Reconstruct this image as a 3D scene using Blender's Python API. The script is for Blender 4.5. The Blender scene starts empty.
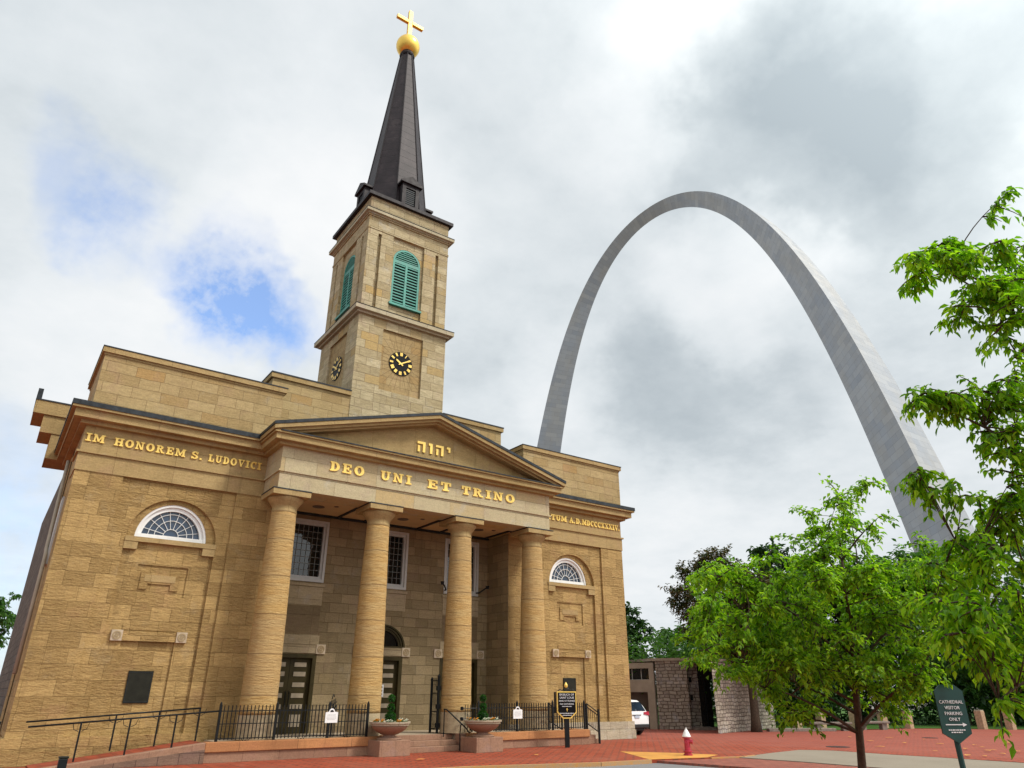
import bpy, bmesh, math, random
from math import sin, cos, pi, radians, sqrt, hypot, atan2
from mathutils import Vector, Matrix, noise
random.seed(7)
S = bpy.context.scene
COL = S.collection

# ------------------------------------------------------------------ camera
CAM = Vector((-13.703, -26.796, 1.65))
YAW, PITCH, ROLL, FPX = 0.620, 0.4169, 0.001, 699.5
_r = Vector((cos(YAW), -sin(YAW), 0)); _f = Vector((sin(YAW)*cos(PITCH), cos(YAW)*cos(PITCH), sin(PITCH))); _u = _r.cross(_f)
R_ = cos(ROLL)*_r + sin(ROLL)*_u; U_ = -sin(ROLL)*_r + cos(ROLL)*_u
cam = bpy.data.cameras.new('camera'); cam.sensor_width = 36; cam.lens = FPX*36/1024; cam.clip_end = 4000; cam.clip_start = .1
co = bpy.data.objects.new('camera', cam); COL.objects.link(co)
co.matrix_world = Matrix(((R_.x, U_.x, -_f.x, CAM.x), (R_.y, U_.y, -_f.y, CAM.y), (R_.z, U_.z, -_f.z, CAM.z), (0, 0, 0, 1)))
S.camera = co
def ray(u, v): return _f + R_*((u-512)/FPX) + U_*((384-v)/FPX)
def at(u, v, t): return CAM + ray(u, v)*t
G = -0.28          # plaza level

# ------------------------------------------------------------------ light
S.view_settings.view_transform = 'Standard'; S.view_settings.look = 'None'
S.view_settings.exposure = 0.42; S.view_settings.gamma = 1
SUN_EL, SUN_AZ = 50, 36     # azimuth measured from -y (south) towards +x
sd = Vector((sin(radians(SUN_AZ))*cos(radians(SUN_EL)), -cos(radians(SUN_AZ))*cos(radians(SUN_EL)), sin(radians(SUN_EL))))
sl = bpy.data.lights.new('sun', 'SUN'); sl.energy = 2.0; sl.angle = radians(12); sl.color = (1, .95, .86)
so = bpy.data.objects.new('sun', sl); COL.objects.link(so); so.rotation_euler = (-sd).to_track_quat('-Z', 'Y').to_euler(); so.location = (0, -20, 60)

# ------------------------------------------------------------------ node helper
class NT:
    def __init__(s, tree): s.t = tree; s.n = tree.nodes; s.l = tree.links
    def add(s, typ, ins=None, **kw):
        n = s.n.new(typ)
        for k, v in kw.items(): setattr(n, k, v)
        for k, v in (ins or {}).items():
            sock = n.inputs[k]
            if hasattr(v, 'is_output') or isinstance(v, bpy.types.NodeSocket): s.l.new(v, sock)
            else: sock.default_value = v
        return n
    def math(s, op, a, b=0.0, c=0.0, clamp=False): return s.add('ShaderNodeMath', {0: a, 1: b, 2: c}, operation=op, use_clamp=clamp).outputs[0]
    def vmath(s, op, a, b=(0, 0, 0), out=0): return s.add('ShaderNodeVectorMath', {0: a, 1: b}, operation=op).outputs[out]
    def mix(s, f, a, b, mode='MIX'):
        n = s.add('ShaderNodeMix', None, data_type='RGBA', blend_type=mode, clamp_factor=True)
        for i, v in ((0, f), (6, a), (7, b)):
            if isinstance(v, bpy.types.NodeSocket): s.l.new(v, n.inputs[i])
            else: n.inputs[i].default_value = v if i == 0 else ((*v, 1) if len(v) == 3 else v)
        return n.outputs[2]
    def noise(s, vec, scale, detail=3, rough=.55): return s.add('ShaderNodeTexNoise', {'Vector': vec, 'Scale': scale, 'Detail': detail, 'Roughness': rough}).outputs['Fac']
    def ramp(s, f, stops):
        n = s.add('ShaderNodeValToRGB', {0: f}); e = n.color_ramp.elements
        while len(e) < len(stops): e.new(0.5)
        for x, (p, c) in zip(e, stops): x.position = p; x.color = (*c, 1) if len(c) == 3 else c
        return n.outputs[0]
    def rng(s, f, a, b, c=0., d=1., interp='SMOOTHSTEP'): return s.add('ShaderNodeMapRange', {0: f, 1: a, 2: b, 3: c, 4: d}, interpolation_type=interp).outputs[0]

# ------------------------------------------------------------------ sky
W = bpy.data.worlds.new('World'); S.world = W; W.use_nodes = True
w = NT(W.node_tree); w.n.clear()
tc = w.add('ShaderNodeTexCoord').outputs['Generated']
sky = w.add('ShaderNodeTexSky', sky_type='NISHITA'); sky.sun_disc = False; sky.sun_elevation = radians(SUN_EL); sky.sun_rotation = radians(180-SUN_AZ); sky.air_density = 1.0; sky.dust_density = .6
sep = w.add('ShaderNodeSeparateXYZ', {0: tc})
zz = w.math('ADD', w.math('MAXIMUM', sep.outputs[2], 0.0), .22)
flat = w.add('ShaderNodeCombineXYZ', {0: w.math('DIVIDE', sep.outputs[0], zz), 1: w.math('DIVIDE', sep.outputs[1], zz), 2: 0.0}).outputs[0]
n1 = w.noise(flat, 1.1, 6, .56); n2 = w.noise(w.vmath('ADD', flat, (5.3, 2.1, 0)), 3.2, 5, .6); n3 = w.noise(w.vmath('ADD', flat, (1.3, 7.1, 0)), .7, 3, .5)
warp = w.vmath('MULTIPLY', w.vmath('SUBTRACT', w.add('ShaderNodeTexNoise', {'Vector': tc, 'Scale': 4.5, 'Detail': 5, 'Roughness': .6}).outputs['Color'], (.5, .5, .5)), (.22, .22, .22))
wd = w.vmath('NORMALIZE', w.vmath('ADD', tc, warp))
def blobs(lst):
    acc = None
    for (u, v, rad, st) in lst:
        d = ray(u, v).normalized()
        dt = w.vmath('DOT_PRODUCT', wd, tuple(d), out=1)
        g = w.rng(dt, cos(rad), 1.0, 0.0, st)
        acc = g if acc is None else w.math('ADD', acc, g)
    return acc
lum = w.math('ADD', w.math('MULTIPLY', w.math('SUBTRACT', n1, .5), .62), w.math('MULTIPLY', w.math('SUBTRACT', n2, .5), .46))
n4 = w.noise(w.vmath('ADD', flat, (2.3, 9.1, 0)), 8.0, 6, .62)
lum = w.math('ADD', w.math('ADD', lum, w.math('MULTIPLY', w.math('SUBTRACT', n3, .5), .3)), w.math('MULTIPLY', w.math('SUBTRACT', n4, .5), .42))
bright = blobs([(735, 285, .14, .36), (700, 20, .12, .16), (640, 60, .10, .14), (610, 150, .10, .14), (330, 200, .22, .2), (290, 250, .2, .2), (120, 330, .2, .25), (600, 560, .3, .15), (560, 390, .12, .2)])
dark = blobs([(700, 375, .2, .34), (630, 395, .16, .16), (780, 150, .2, .40), (880, 60, .25, .28), (960, 130, .2, .2), (950, 300, .16, .2), (600, 250, .16, .10), (520, 60, .2, .12), (740, 60, .12, .12), (60, 60, .3, .10), (480, 330, .16, .08)])
lum = w.math('ADD', w.math('ADD', lum, bright), w.math('MULTIPLY', dark, -1.0))
sunglow = w.rng(w.vmath('DOT_PRODUCT', tc, tuple(sd), out=1), .35, 1.0, 0.0, 1.0)
cloud = w.ramp(w.math('ADD', w.math('MULTIPLY', lum, .74), .555), [(0.0, (2.9, 3.35, 3.7)), (.30, (4.2, 4.65, 4.95)), (.48, (5.35, 5.75, 6.0)), (.66, (6.2, 6.5, 6.7)), (1.0, (7.4, 7.45, 7.5))])
cloud = w.mix(1.0, cloud, w.add('ShaderNodeCombineColor', {0: w.math('ADD', w.math('MULTIPLY', sunglow, 1.1), 1.0), 1: w.math('ADD', w.math('MULTIPLY', sunglow, 1.05), 1.0), 2: w.math('ADD', w.math('MULTIPLY', sunglow, .95), 1.0)}).outputs[0], 'MULTIPLY')
hole = blobs([(195, 280, .07, .55), (225, 298, .08, .8), (258, 318, .08, .75), (215, 255, .07, .25), (300, 325, .06, .4), (240, 330, .06, .3), (95, 190, .085, .42), (112, 225, .07, .3), (5, 500, .12, .2), (10, 590, .16, .26)])
wisp = w.add('ShaderNodeTexNoise', {'Vector': tc, 'Scale': 11.0, 'Detail': 7, 'Roughness': .62}).outputs['Fac']
hole = w.math('MULTIPLY', w.math('MULTIPLY', hole, w.rng(wisp, .30, .66, .35, 1.15)), .92, clamp=True)
blue = w.mix(.15, w.mix(1.0, sky.outputs[0], (1.35, 1.7, 2.1), 'MULTIPLY'), (6.5, 7.0, 7.6))
bg = w.add('ShaderNodeBackground', {'Color': w.mix(hole, cloud, blue), 'Strength': .10})
w.l.new(bg.outputs[0], w.add('ShaderNodeOutputWorld').inputs[0])

# ------------------------------------------------------------------ materials
MATS = {}
def new_mat(name):
    m = bpy.data.materials.new(name); m.use_nodes = True; t = NT(m.node_tree); t.n.clear(); MATS[name] = m
    out = t.add('ShaderNodeOutputMaterial'); b = t.add('ShaderNodeBsdfPrincipled'); t.l.new(b.outputs[0], out.inputs[0])
    return m, t, b, out
def setb(t, b, **kw):
    for k, v in kw.items():
        k = k.replace('_', ' ')
        if isinstance(v, bpy.types.NodeSocket): t.l.new(v, b.inputs[k])
        else: b.inputs[k].default_value = (*v, 1) if isinstance(v, tuple) and len(v) == 3 else v
def bump(t, b, h, dist, strength=1.0):
    n = t.add('ShaderNodeBump', {'Height': h, 'Distance': dist, 'Strength': strength}); t.l.new(n.outputs[0], b.inputs['Normal'])
def plain(name, c, rough=.6, metal=0., var=.12, nscale=6., spec=.5, bmp=0.):
    m, t, b, o = new_mat(name); tcn = t.add('ShaderNodeTexCoord').outputs['Object']
    f = t.noise(tcn, nscale, 4)
    lo = tuple(x*(1-var) for x in c); hi = tuple(min(1, x*(1+var)) for x in c)
    setb(t, b, Base_Color=t.ramp(f, [(.3, lo), (.7, hi)]), Roughness=t.rng(f, .3, .7, max(0, rough-.06), min(1, rough+.06)), Metallic=metal)
    b.inputs['Specular IOR Level'].default_value = spec
    if bmp: bump(t, b, t.noise(tcn, nscale*4, 4), bmp)
    return m
def wallcoord(t):
    """(along wall, height) in metres from object coordinates, picking x or y from the face normal"""
    o = t.add('ShaderNodeTexCoord').outputs['Object']; so = t.add('ShaderNodeSeparateXYZ', {0: o})
    nn = t.add('ShaderNodeSeparateXYZ', {0: t.add('ShaderNodeTexCoord').outputs['Normal']})
    k = t.math('GREATER_THAN', t.math('ABSOLUTE', nn.outputs[0]), t.math('ABSOLUTE', nn.outputs[1]))
    u = t.math('ADD', t.math('MULTIPLY', so.outputs[1], k), t.math('MULTIPLY', so.outputs[0], t.math('SUBTRACT', 1.0, k)))
    top = t.math('GREATER_THAN', t.math('ABSOLUTE', nn.outputs[2]), .8)
    v = t.math('ADD', t.math('MULTIPLY', so.outputs[1], top), t.math('MULTIPLY', so.outputs[2], t.math('SUBTRACT', 1.0, top)))
    return o, t.add('ShaderNodeCombineXYZ', {0: u, 1: v, 2: 0.0}).outputs[0]
def stone(name, c1, c2, mortar, bw, bh, msize=.012, rock=.02, c3=None, c3amt=.12, rough=.85, streak=.5, stain=.25, wobble=.05, zs=5.0, ns=5.5, strat=.25):
    m, t, b, o = new_mat(name); obj, uv = wallcoord(t)
    wob = t.vmath('MULTIPLY', t.vmath('SUBTRACT', t.add('ShaderNodeTexNoise', {'Vector': obj, 'Scale': 1.7, 'Detail': 3}).outputs['Color'], (.5, .5, .5)), (wobble, wobble, 0))
    uvw = t.vmath('ADD', uv, wob)
    br = t.add('ShaderNodeTexBrick', {'Vector': uvw, 'Color1': (*c1, 1), 'Color2': (*c2, 1), 'Mortar': (*mortar, 1), 'Scale': 1.0, 'Mortar Size': msize, 'Mortar Smooth': .3, 'Bias': 0.0, 'Brick Width': bw, 'Row Height': bh}, offset=.43, squash=.72, squash_frequency=3)
    sc = t.vmath('MULTIPLY', obj, (1.0, 1.0, zs))
    st = t.noise(sc, 2.6, 6, .68)
    col = t.mix(t.rng(st, .35, .68, 0., streak), br.outputs[0], tuple(x*.68 for x in c2))
    if c3:
        br2 = t.add('ShaderNodeTexBrick', {'Vector': uvw, 'Color1': (0, 0, 0, 1), 'Color2': (1, 1, 1, 1), 'Mortar': (0, 0, 0, 1), 'Scale': 1.0, 'Mortar Size': msize, 'Bias': -.55+c3amt, 'Brick Width': bw, 'Row Height': bh}, offset=.43, squash=.72, squash_frequency=3)
        col = t.mix(t.rng(br2.outputs[0], .45, .75, 0., .8), col, c3)
    big = t.noise(obj, .45, 5, .6)
    col = t.mix(t.rng(big, .5, .75, 0., stain), col, tuple(x*.5 for x in c2))
    strata = t.noise(t.vmath('MULTIPLY', obj, (1.1, 1.1, 9.0)), 1.5, 8, .72)
    col = t.mix(t.rng(strata, .57, .66, 0., strat), col, tuple(x*.42 for x in c2))
    hue = t.noise(t.vmath('ADD', obj, (9.1, 4.7, 2.2)), 1.15, 5, .65)
    col = t.mix(t.rng(hue, .52, .72, 0., .42), col, (c1[0]*.82, c1[1]*.72, c1[2]*.88))
    col = t.mix(t.rng(hue, .28, .44, .38, 0.), col, (c1[0]*.86, c1[1]*.97, c1[2]*1.35))
    drip = t.noise(t.vmath('MULTIPLY', obj, (2.2, 2.2, .16)), 1.0, 5, .62)
    col = t.mix(t.rng(drip, .56, .78, 0., stain*1.5), col, tuple(x*.45 for x in c2))
    fine = t.noise(obj, 22, 3, .6)
    col = t.mix(.35, col, t.ramp(fine, [(.25, (.25, .25, .25)), (.75, (.75, .75, .75))]), 'OVERLAY')
    setb(t, b, Base_Color=col, Roughness=rough)
    b.inputs['Specular IOR Level'].default_value = .25
    patch = t.rng(t.add('ShaderNodeTexBrick', {'Vector': uvw, 'Color1': (0, 0, 0, 1), 'Color2': (1, 1, 1, 1), 'Mortar': (.5, .5, .5, 1), 'Scale': 1.0, 'Mortar Size': msize, 'Brick Width': bw, 'Row Height': bh}, offset=.43, squash=.72, squash_frequency=3).outputs[0], .2, .8, .55, 1.15)
    h = t.math('ADD', t.math('MULTIPLY', t.math('MULTIPLY', t.noise(sc, ns, 7, .72), rock), patch), t.math('MULTIPLY', br.outputs[1], -.018))
    bump(t, b, h, 1.0)
    return m
stone('rock_sandstone', (.50, .335, .135), (.405, .262, .10), (.27, .17, .062), .86, .46, .007, .10, (.56, .40, .19), .05, streak=.45, stain=.3, zs=3.2, ns=4.0, strat=.5)
stone('smooth_sandstone', (.44, .315, .145), (.36, .25, .105), (.27, .17, .075), 1.9, 5.0, .006, .02, None, streak=.4, stain=.4)
stone('attic_sandstone', (.45, .335, .165), (.36, .255, .115), (.29, .20, .095), .95, .40, .008, .02, (.47, .27, .09), .16, streak=.4, stain=.3)
stone('tower_sandstone', (.55, .465, .29), (.38, .30, .165), (.27, .20, .12), .92, .44, .010, .025, (.55, .37, .13), .22, streak=.6, stain=.25, strat=.5)
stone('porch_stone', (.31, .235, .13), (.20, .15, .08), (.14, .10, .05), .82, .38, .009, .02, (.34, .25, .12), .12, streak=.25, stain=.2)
stone('pale_frieze_stone', (.50, .425, .265), (.44, .36, .215), (.33, .24, .14), 1.7, .62, .006, .008, (.52, .36, .15), .26, streak=.2, stain=.12)
stone('base_stone', (.52, .45, .32), (.42, .36, .26), (.3, .23, .16), 1.1, .42, .012, .03, (.5, .33, .14), .1)
stone('pink_granite', (.345, .205, .132), (.26, .145, .095), (.2, .1, .07), 1.6, 1.0, .006, .006, None, streak=.2, stain=.3)
stone('orange_granite', (.50, .235, .095), (.40, .18, .075), (.2, .1, .05), 2.6, 1.0, .008, .006, (.3, .13, .07), .1, streak=.35, stain=.35)
stone('grey_rubble', (.52, .46, .37), (.33, .28, .22), (.13, .10, .08), .36, .19, .024, .08, (.46, .39, .33), .2, streak=.35, stain=.2, wobble=.22)
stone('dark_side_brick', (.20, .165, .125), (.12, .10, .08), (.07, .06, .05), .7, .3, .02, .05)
stone('base_panel', (.40, .32, .20), (.33, .26, .155), (.2, .14, .08), 2.2, .9, .006, .008)
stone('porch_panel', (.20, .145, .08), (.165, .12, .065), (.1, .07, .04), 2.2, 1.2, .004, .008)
stone('column_foot_stone', (.50, .40, .25), (.42, .33, .2), (.3, .22, .13), 3, .9, .004, .012)
stone('pale_cornice', (.50, .445, .31), (.44, .38, .25), (.3, .24, .16), 1.6, .9, .006, .008)
stone('ramp_side', (.24, .155, .11), (.17, .11, .08), (.1, .06, .05), .8, .3, .012, .03)
stone('carved_stone', (.56, .46, .33), (.5, .4, .28), (.4, .3, .2), 9, 9, .001, .01)
def col_mat():
    m, t, b, o = new_mat('column_stone'); obj = t.add('ShaderNodeTexCoord').outputs['Object']
    sc = t.vmath('MULTIPLY', obj, (.9, .9, 5.5)); st = t.noise(sc, 2.2, 9, .74); band = t.noise(t.vmath('MULTIPLY', obj, (.25, .25, 3.0)), 1.6, 4, .6)
    col = t.ramp(st, [(.28, (.26, .155, .055)), (.42, (.47, .30, .115)), (.58, (.58, .40, .17)), (.75, (.62, .45, .22))])
    col = t.mix(t.rng(band, .42, .62, 0, .5), col, (.57, .335, .105))
    big = t.noise(obj, .7, 4); col = t.mix(t.rng(big, .5, .75, 0., .35), col, (.36, .24, .12))
    z = t.add('ShaderNodeSeparateXYZ', {0: obj}).outputs[2]
    oi = t.add('ShaderNodeObjectInfo').outputs['Random']
    wn = t.add('ShaderNodeTexWhiteNoise', {'W': t.math('ADD', t.math('FLOOR', t.math('MULTIPLY', z, .78)), t.math('MULTIPLY', oi, 37.))}, noise_dimensions='1D').outputs[0]
    col = t.mix(t.rng(wn, 0., 1., 0., .45, 'LINEAR'), col, (.44, .30, .145)); bl = t.noise(obj, 3.1, 5, .65); col = t.mix(t.rng(bl, .55, .75, 0., .5), col, (.38, .245, .09))
    wz = t.math('ADD', z, t.math('MULTIPLY', t.math('SUBTRACT', t.noise(obj, 1.3, 3), .5), .05))
    j = t.math('FRACT', t.math('MULTIPLY', wz, .78)); jl = t.math('LESS_THAN', j, .022)
    col = t.mix(t.math('MULTIPLY', jl, .65), col, (.20, .115, .05))
    setb(t, b, Base_Color=col, Roughness=.85); b.inputs['Specular IOR Level'].default_value = .25
    bump(t, b, t.math('SUBTRACT', t.math('MULTIPLY', t.noise(sc, 2.6, 9, .74), .085), t.math('MULTIPLY', jl, .02)), 1.0)
col_mat()
plain('gold', (.98, .66, .16), .35, .25, .10, 3)
plain('cross_gold', (.74, .43, .06), .35, .4, .06)
plain('gilt_ball', (.90, .58, .12), .34, .75, .18, 1.5)
plain('lead_flashing', (.020, .025, .030), .55, .1, .7, 5., spec=.3)
plain('black_iron', (.006, .008, .009), .45, 0., .2, spec=.25)
plain('dark_slate', (.018, .013, .015), .55, .1, .35, 4, spec=.25)
plain('black_paint', (.004, .004, .005), .5, spec=.12)
plain('white_paint', (.78, .78, .76), .5, 0, .05)
plain('sign_white', (.82, .82, .82), .4, 0, .03)
plain('lettering_white', (.8, .82, .84), .5, 0, .02)
plain('muntin_grey', (.26, .27, .25), .5, 0, .05)
plain('grey_frame', (.46, .46, .44), .5, 0, .08)
plain('teal_paint', (.045, .27, .21), .5, 0, .3, 3)
plain('door_wood', (.042, .032, .010), .5, 0, .3, 3, spec=.2)
plain('door_panel_pale', (.33, .27, .19), .55, 0, .15)
plain('plaque_bronze', (.016, .016, .010), .5, .1, .3, spec=.25)
plain('ceiling_plaster', (.56, .40, .2), .8, 0, .08, 1.5)
plain('ceiling_fitting', (.12, .09, .06), .6)
plain('hydrant_red', (.40, .025, .055), .42, 0, .2, 8)
plain('tyre', (.02, .02, .02), .8)
plain('car_white', (.80, .80, .80), .2, 0, .03)
plain('car_plastic', (.015, .015, .016), .5)
plain('tail_red', (.45, .02, .05), .2)
plain('plate', (.45, .52, .62), .4)
plain('sign_green', (.004, .055, .048), .4, 0, .15)
plain('granite_post', (.42, .29, .18), .85, 0, .25, 10, bmp=.01)
plain('bench_stone', (.22, .18, .15), .85, 0, .25, 8, bmp=.01)
plain('concrete_beige', (.36, .30, .225), .8, 0, .12, 2)
plain('garage_dark', (.12, .105, .085), .6, 0, .1)
plain('bark', (.075, .05, .03), .9, 0, .4, 14, bmp=.03)
plain('soil', (.05, .035, .022), .95)
plain('flower_orange', (.85, .33, .01), .6, 0, .1)
plain('flower_white', (.75, .76, .6), .6, 0, .1)
plain('leaf_litter', (.60, .27, .06), .8, 0, .4, 20)
plain('manhole', (.06, .035, .03), .7, .3)
plain('stained_orange', (.58, .27, .045), .85, 0, .22, 1.6)
plain('carving_groove', (.36, .27, .15), .9)
plain('radial_joint', (.21, .14, .065), .9)
plain('topiary_core', (.008, .03, .006), .9)
def glass_mat(name, c, rough=.04):
    m, t, b, o = new_mat(name); ob = t.add('ShaderNodeTexCoord').outputs['Object']
    f = t.noise(ob, .9, 2)
    setb(t, b, Base_Color=t.ramp(f, [(.35, tuple(x*.6 for x in c)), (.65, c)]), Roughness=rough); b.inputs['Specular IOR Level'].default_value = .7
    bump(t, b, t.noise(ob, 2.4, 2), .006)
glass_mat('window_glass', (.012, .014, .014)); glass_mat('lunette_glass', (.022, .05, .10), .22); glass_mat('car_glass', (.02, .035, .055))  # lunette glass: blue of the reflected sky is put into the base colour
def spire_mat():
    m, t, b, o = new_mat('spire_metal'); obj, uv = wallcoord(t)
    z = t.add('ShaderNodeSeparateXYZ', {0: obj}).outputs[2]; j = t.math('LESS_THAN', t.math('FRACT', t.math('MULTIPLY', z, 1.9)), .07)
    f = t.noise(obj, 1.6, 5)
    c = t.ramp(f, [(.3, (.016, .011, .013)), (.55, (.028, .020, .023)), (.75, (.05, .038, .039))])
    setb(t, b, Base_Color=t.mix(t.math('MULTIPLY', j, .7), c, (.018, .014, .017)), Roughness=.55, Metallic=.15); b.inputs['Specular IOR Level'].default_value = .3
    bump(t, b, t.math('MULTIPLY', j, -.012), 1.0)
spire_mat()
def paver(name, c1, c2, mort, sc, rot=45., big=(.30, .10, .06), old_c=(.34, .125, .105)):
    m, t, b, o = new_mat(name); ob = t.add('ShaderNodeTexCoord').outputs['Object']
    mp = t.add('ShaderNodeMapping', {'Vector': ob, 'Rotation': (0, 0, radians(rot))}).outputs[0]
    br = t.add('ShaderNodeTexBrick', {'Vector': mp, 'Color1': (*c1, 1), 'Color2': (*c2, 1), 'Mortar': (*mort, 1), 'Scale': sc, 'Mortar Size': .03, 'Brick Width': .42, 'Row Height': .21})
    f = t.noise(ob, .35, 5, .6); f2 = t.noise(ob, 3.0, 4)
    col = t.mix(t.rng(f, .42, .68, 0, .55), br.outputs[0], big); col = t.mix(t.rng(f2, .48, .72, 0., .4), col, tuple(x*.6 for x in c2)); f3 = t.noise(ob, 1.1, 6, .7); col = t.mix(t.rng(f3, .56, .74, 0., .28), col, (.36, .19, .13))
    xx = t.add('ShaderNodeSeparateXYZ', {0: ob}).outputs[0]; old = t.rng(t.math('ADD', xx, t.math('MULTIPLY', t.math('SUBTRACT', f, .5), 14.)), 8., 20., 0., .7)
    col = t.mix(old, col, t.mix(.5, br.outputs[0], old_c))
    setb(t, b, Base_Color=col, Roughness=.85); b.inputs['Specular IOR Level'].default_value = .2
    bump(t, b, t.math('MULTIPLY', br.outputs[1], -.006), 1.0)
paver('brick_paving', (.40, .078, .034), (.29, .052, .024), (.15, .05, .03), .8)
paver('brick_crossing', (.36, .115, .075), (.27, .08, .055), (.2, .09, .07), 1.0, 0., (.25, .1, .07))
paver('yellow_paving', (.74, .38, .06), (.62, .29, .04), (.42, .16, .05), 1.2, 45, (.5, .22, .06))
def ground_mat(name, c1, c2, s1, s2, bmp=.004):
    m, t, b, o = new_mat(name); ob = t.add('ShaderNodeTexCoord').outputs['Object']
    f = t.noise(ob, s1, 6, .65); g = t.noise(ob, s2, 3, .6)
    col = t.mix(.5, t.ramp(f, [(.3, c1), (.7, c2)]), t.ramp(g, [(.3, c1), (.7, c2)]))
    setb(t, b, Base_Color=col, Roughness=.9); b.inputs['Specular IOR Level'].default_value = .2
    bump(t, b, g, bmp)
ground_mat('asphalt', (.17, .165, .17), (.25, .24, .24), .6, 30); ground_mat('concrete_road', (.22, .185, .14), (.31, .265, .205), .5, 24)
ground_mat('city_ground', (.16, .15, .13), (.26, .24, .22), .02, .3); ground_mat('lawn', (.03, .085, .012), (.075, .16, .025), .8, 18, .03); ground_mat('kerb_paint', (.36, .27, .19), (.55, .25, .05), 2, 14); ground_mat('porch_paving', (.36, .29, .2), (.46, .37, .27), 1, 12)
def steel_mat():
    m, t, b, o = new_mat('brushed_steel'); uv = t.add('ShaderNodeUVMap').outputs[0]
    br = t.add('ShaderNodeTexBrick', {'Vector': uv, 'Color1': (.29, .31, .345, 1), 'Color2': (.375, .385, .40, 1), 'Mortar': (.15, .16, .18, 1), 'Scale': 1.0, 'Mortar Size': .035, 'Mortar Smooth': .5, 'Brick Width': 5.5, 'Row Height': 1.9})
    f = t.noise(t.vmath('MULTIPLY', uv, (1.0, .35, 1.0)), .12, 6, .65); col = t.mix(t.rng(f, .35, .7, 0, .4), br.outputs[0], (.36, .32, .26))
    setb(t, b, Base_Color=col, Roughness=t.rng(t.noise(uv, .35, 4, .6), .3, .7, .30, .46), Metallic=.55); b.inputs['Specular IOR Level'].default_value = .3
steel_mat()
def leaf_mat(name, c1, c2, c3, trans=.45, rough=.5):
    m, t, b, o = new_mat(name)
    g = t.add('ShaderNodeNewGeometry'); f = g.outputs['Random Per Island']
    col = t.ramp(f, [(.0, c1), (.5, c2), (1., c3)])
    setb(t, b, Base_Color=col, Roughness=rough); b.inputs['Specular IOR Level'].default_value = .35
    tr = t.add('ShaderNodeBsdfTranslucent', {'Color': t.mix(1., col, (1.7, 1.75, .8), 'MULTIPLY')})
    mx = t.add('ShaderNodeMixShader', {0: trans, 1: b.outputs[0], 2: tr.outputs[0]}); t.l.new(mx.outputs[0], o.inputs[0])
leaf_mat('leaf_bright', (.06, .16, .006), (.15, .33, .012), (.32, .52, .03), .48)
leaf_mat('leaf_near', (.06, .18, .005), (.16, .36, .010), (.32, .53, .025), .54)
leaf_mat('leaf_dark', (.012, .042, .010), (.022, .068, .014), (.045, .10, .02), .25)
leaf_mat('leaf_magnolia', (.022, .045, .012), (.045, .07, .018), (.15, .09, .035), .2, .35)
leaf_mat('leaf_mid', (.025, .085, .012), (.045, .13, .02), (.08, .18, .03), .35)
leaf_mat('leaf_topiary', (.012, .07, .008), (.025, .12, .012), (.045, .17, .02), .2)

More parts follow.
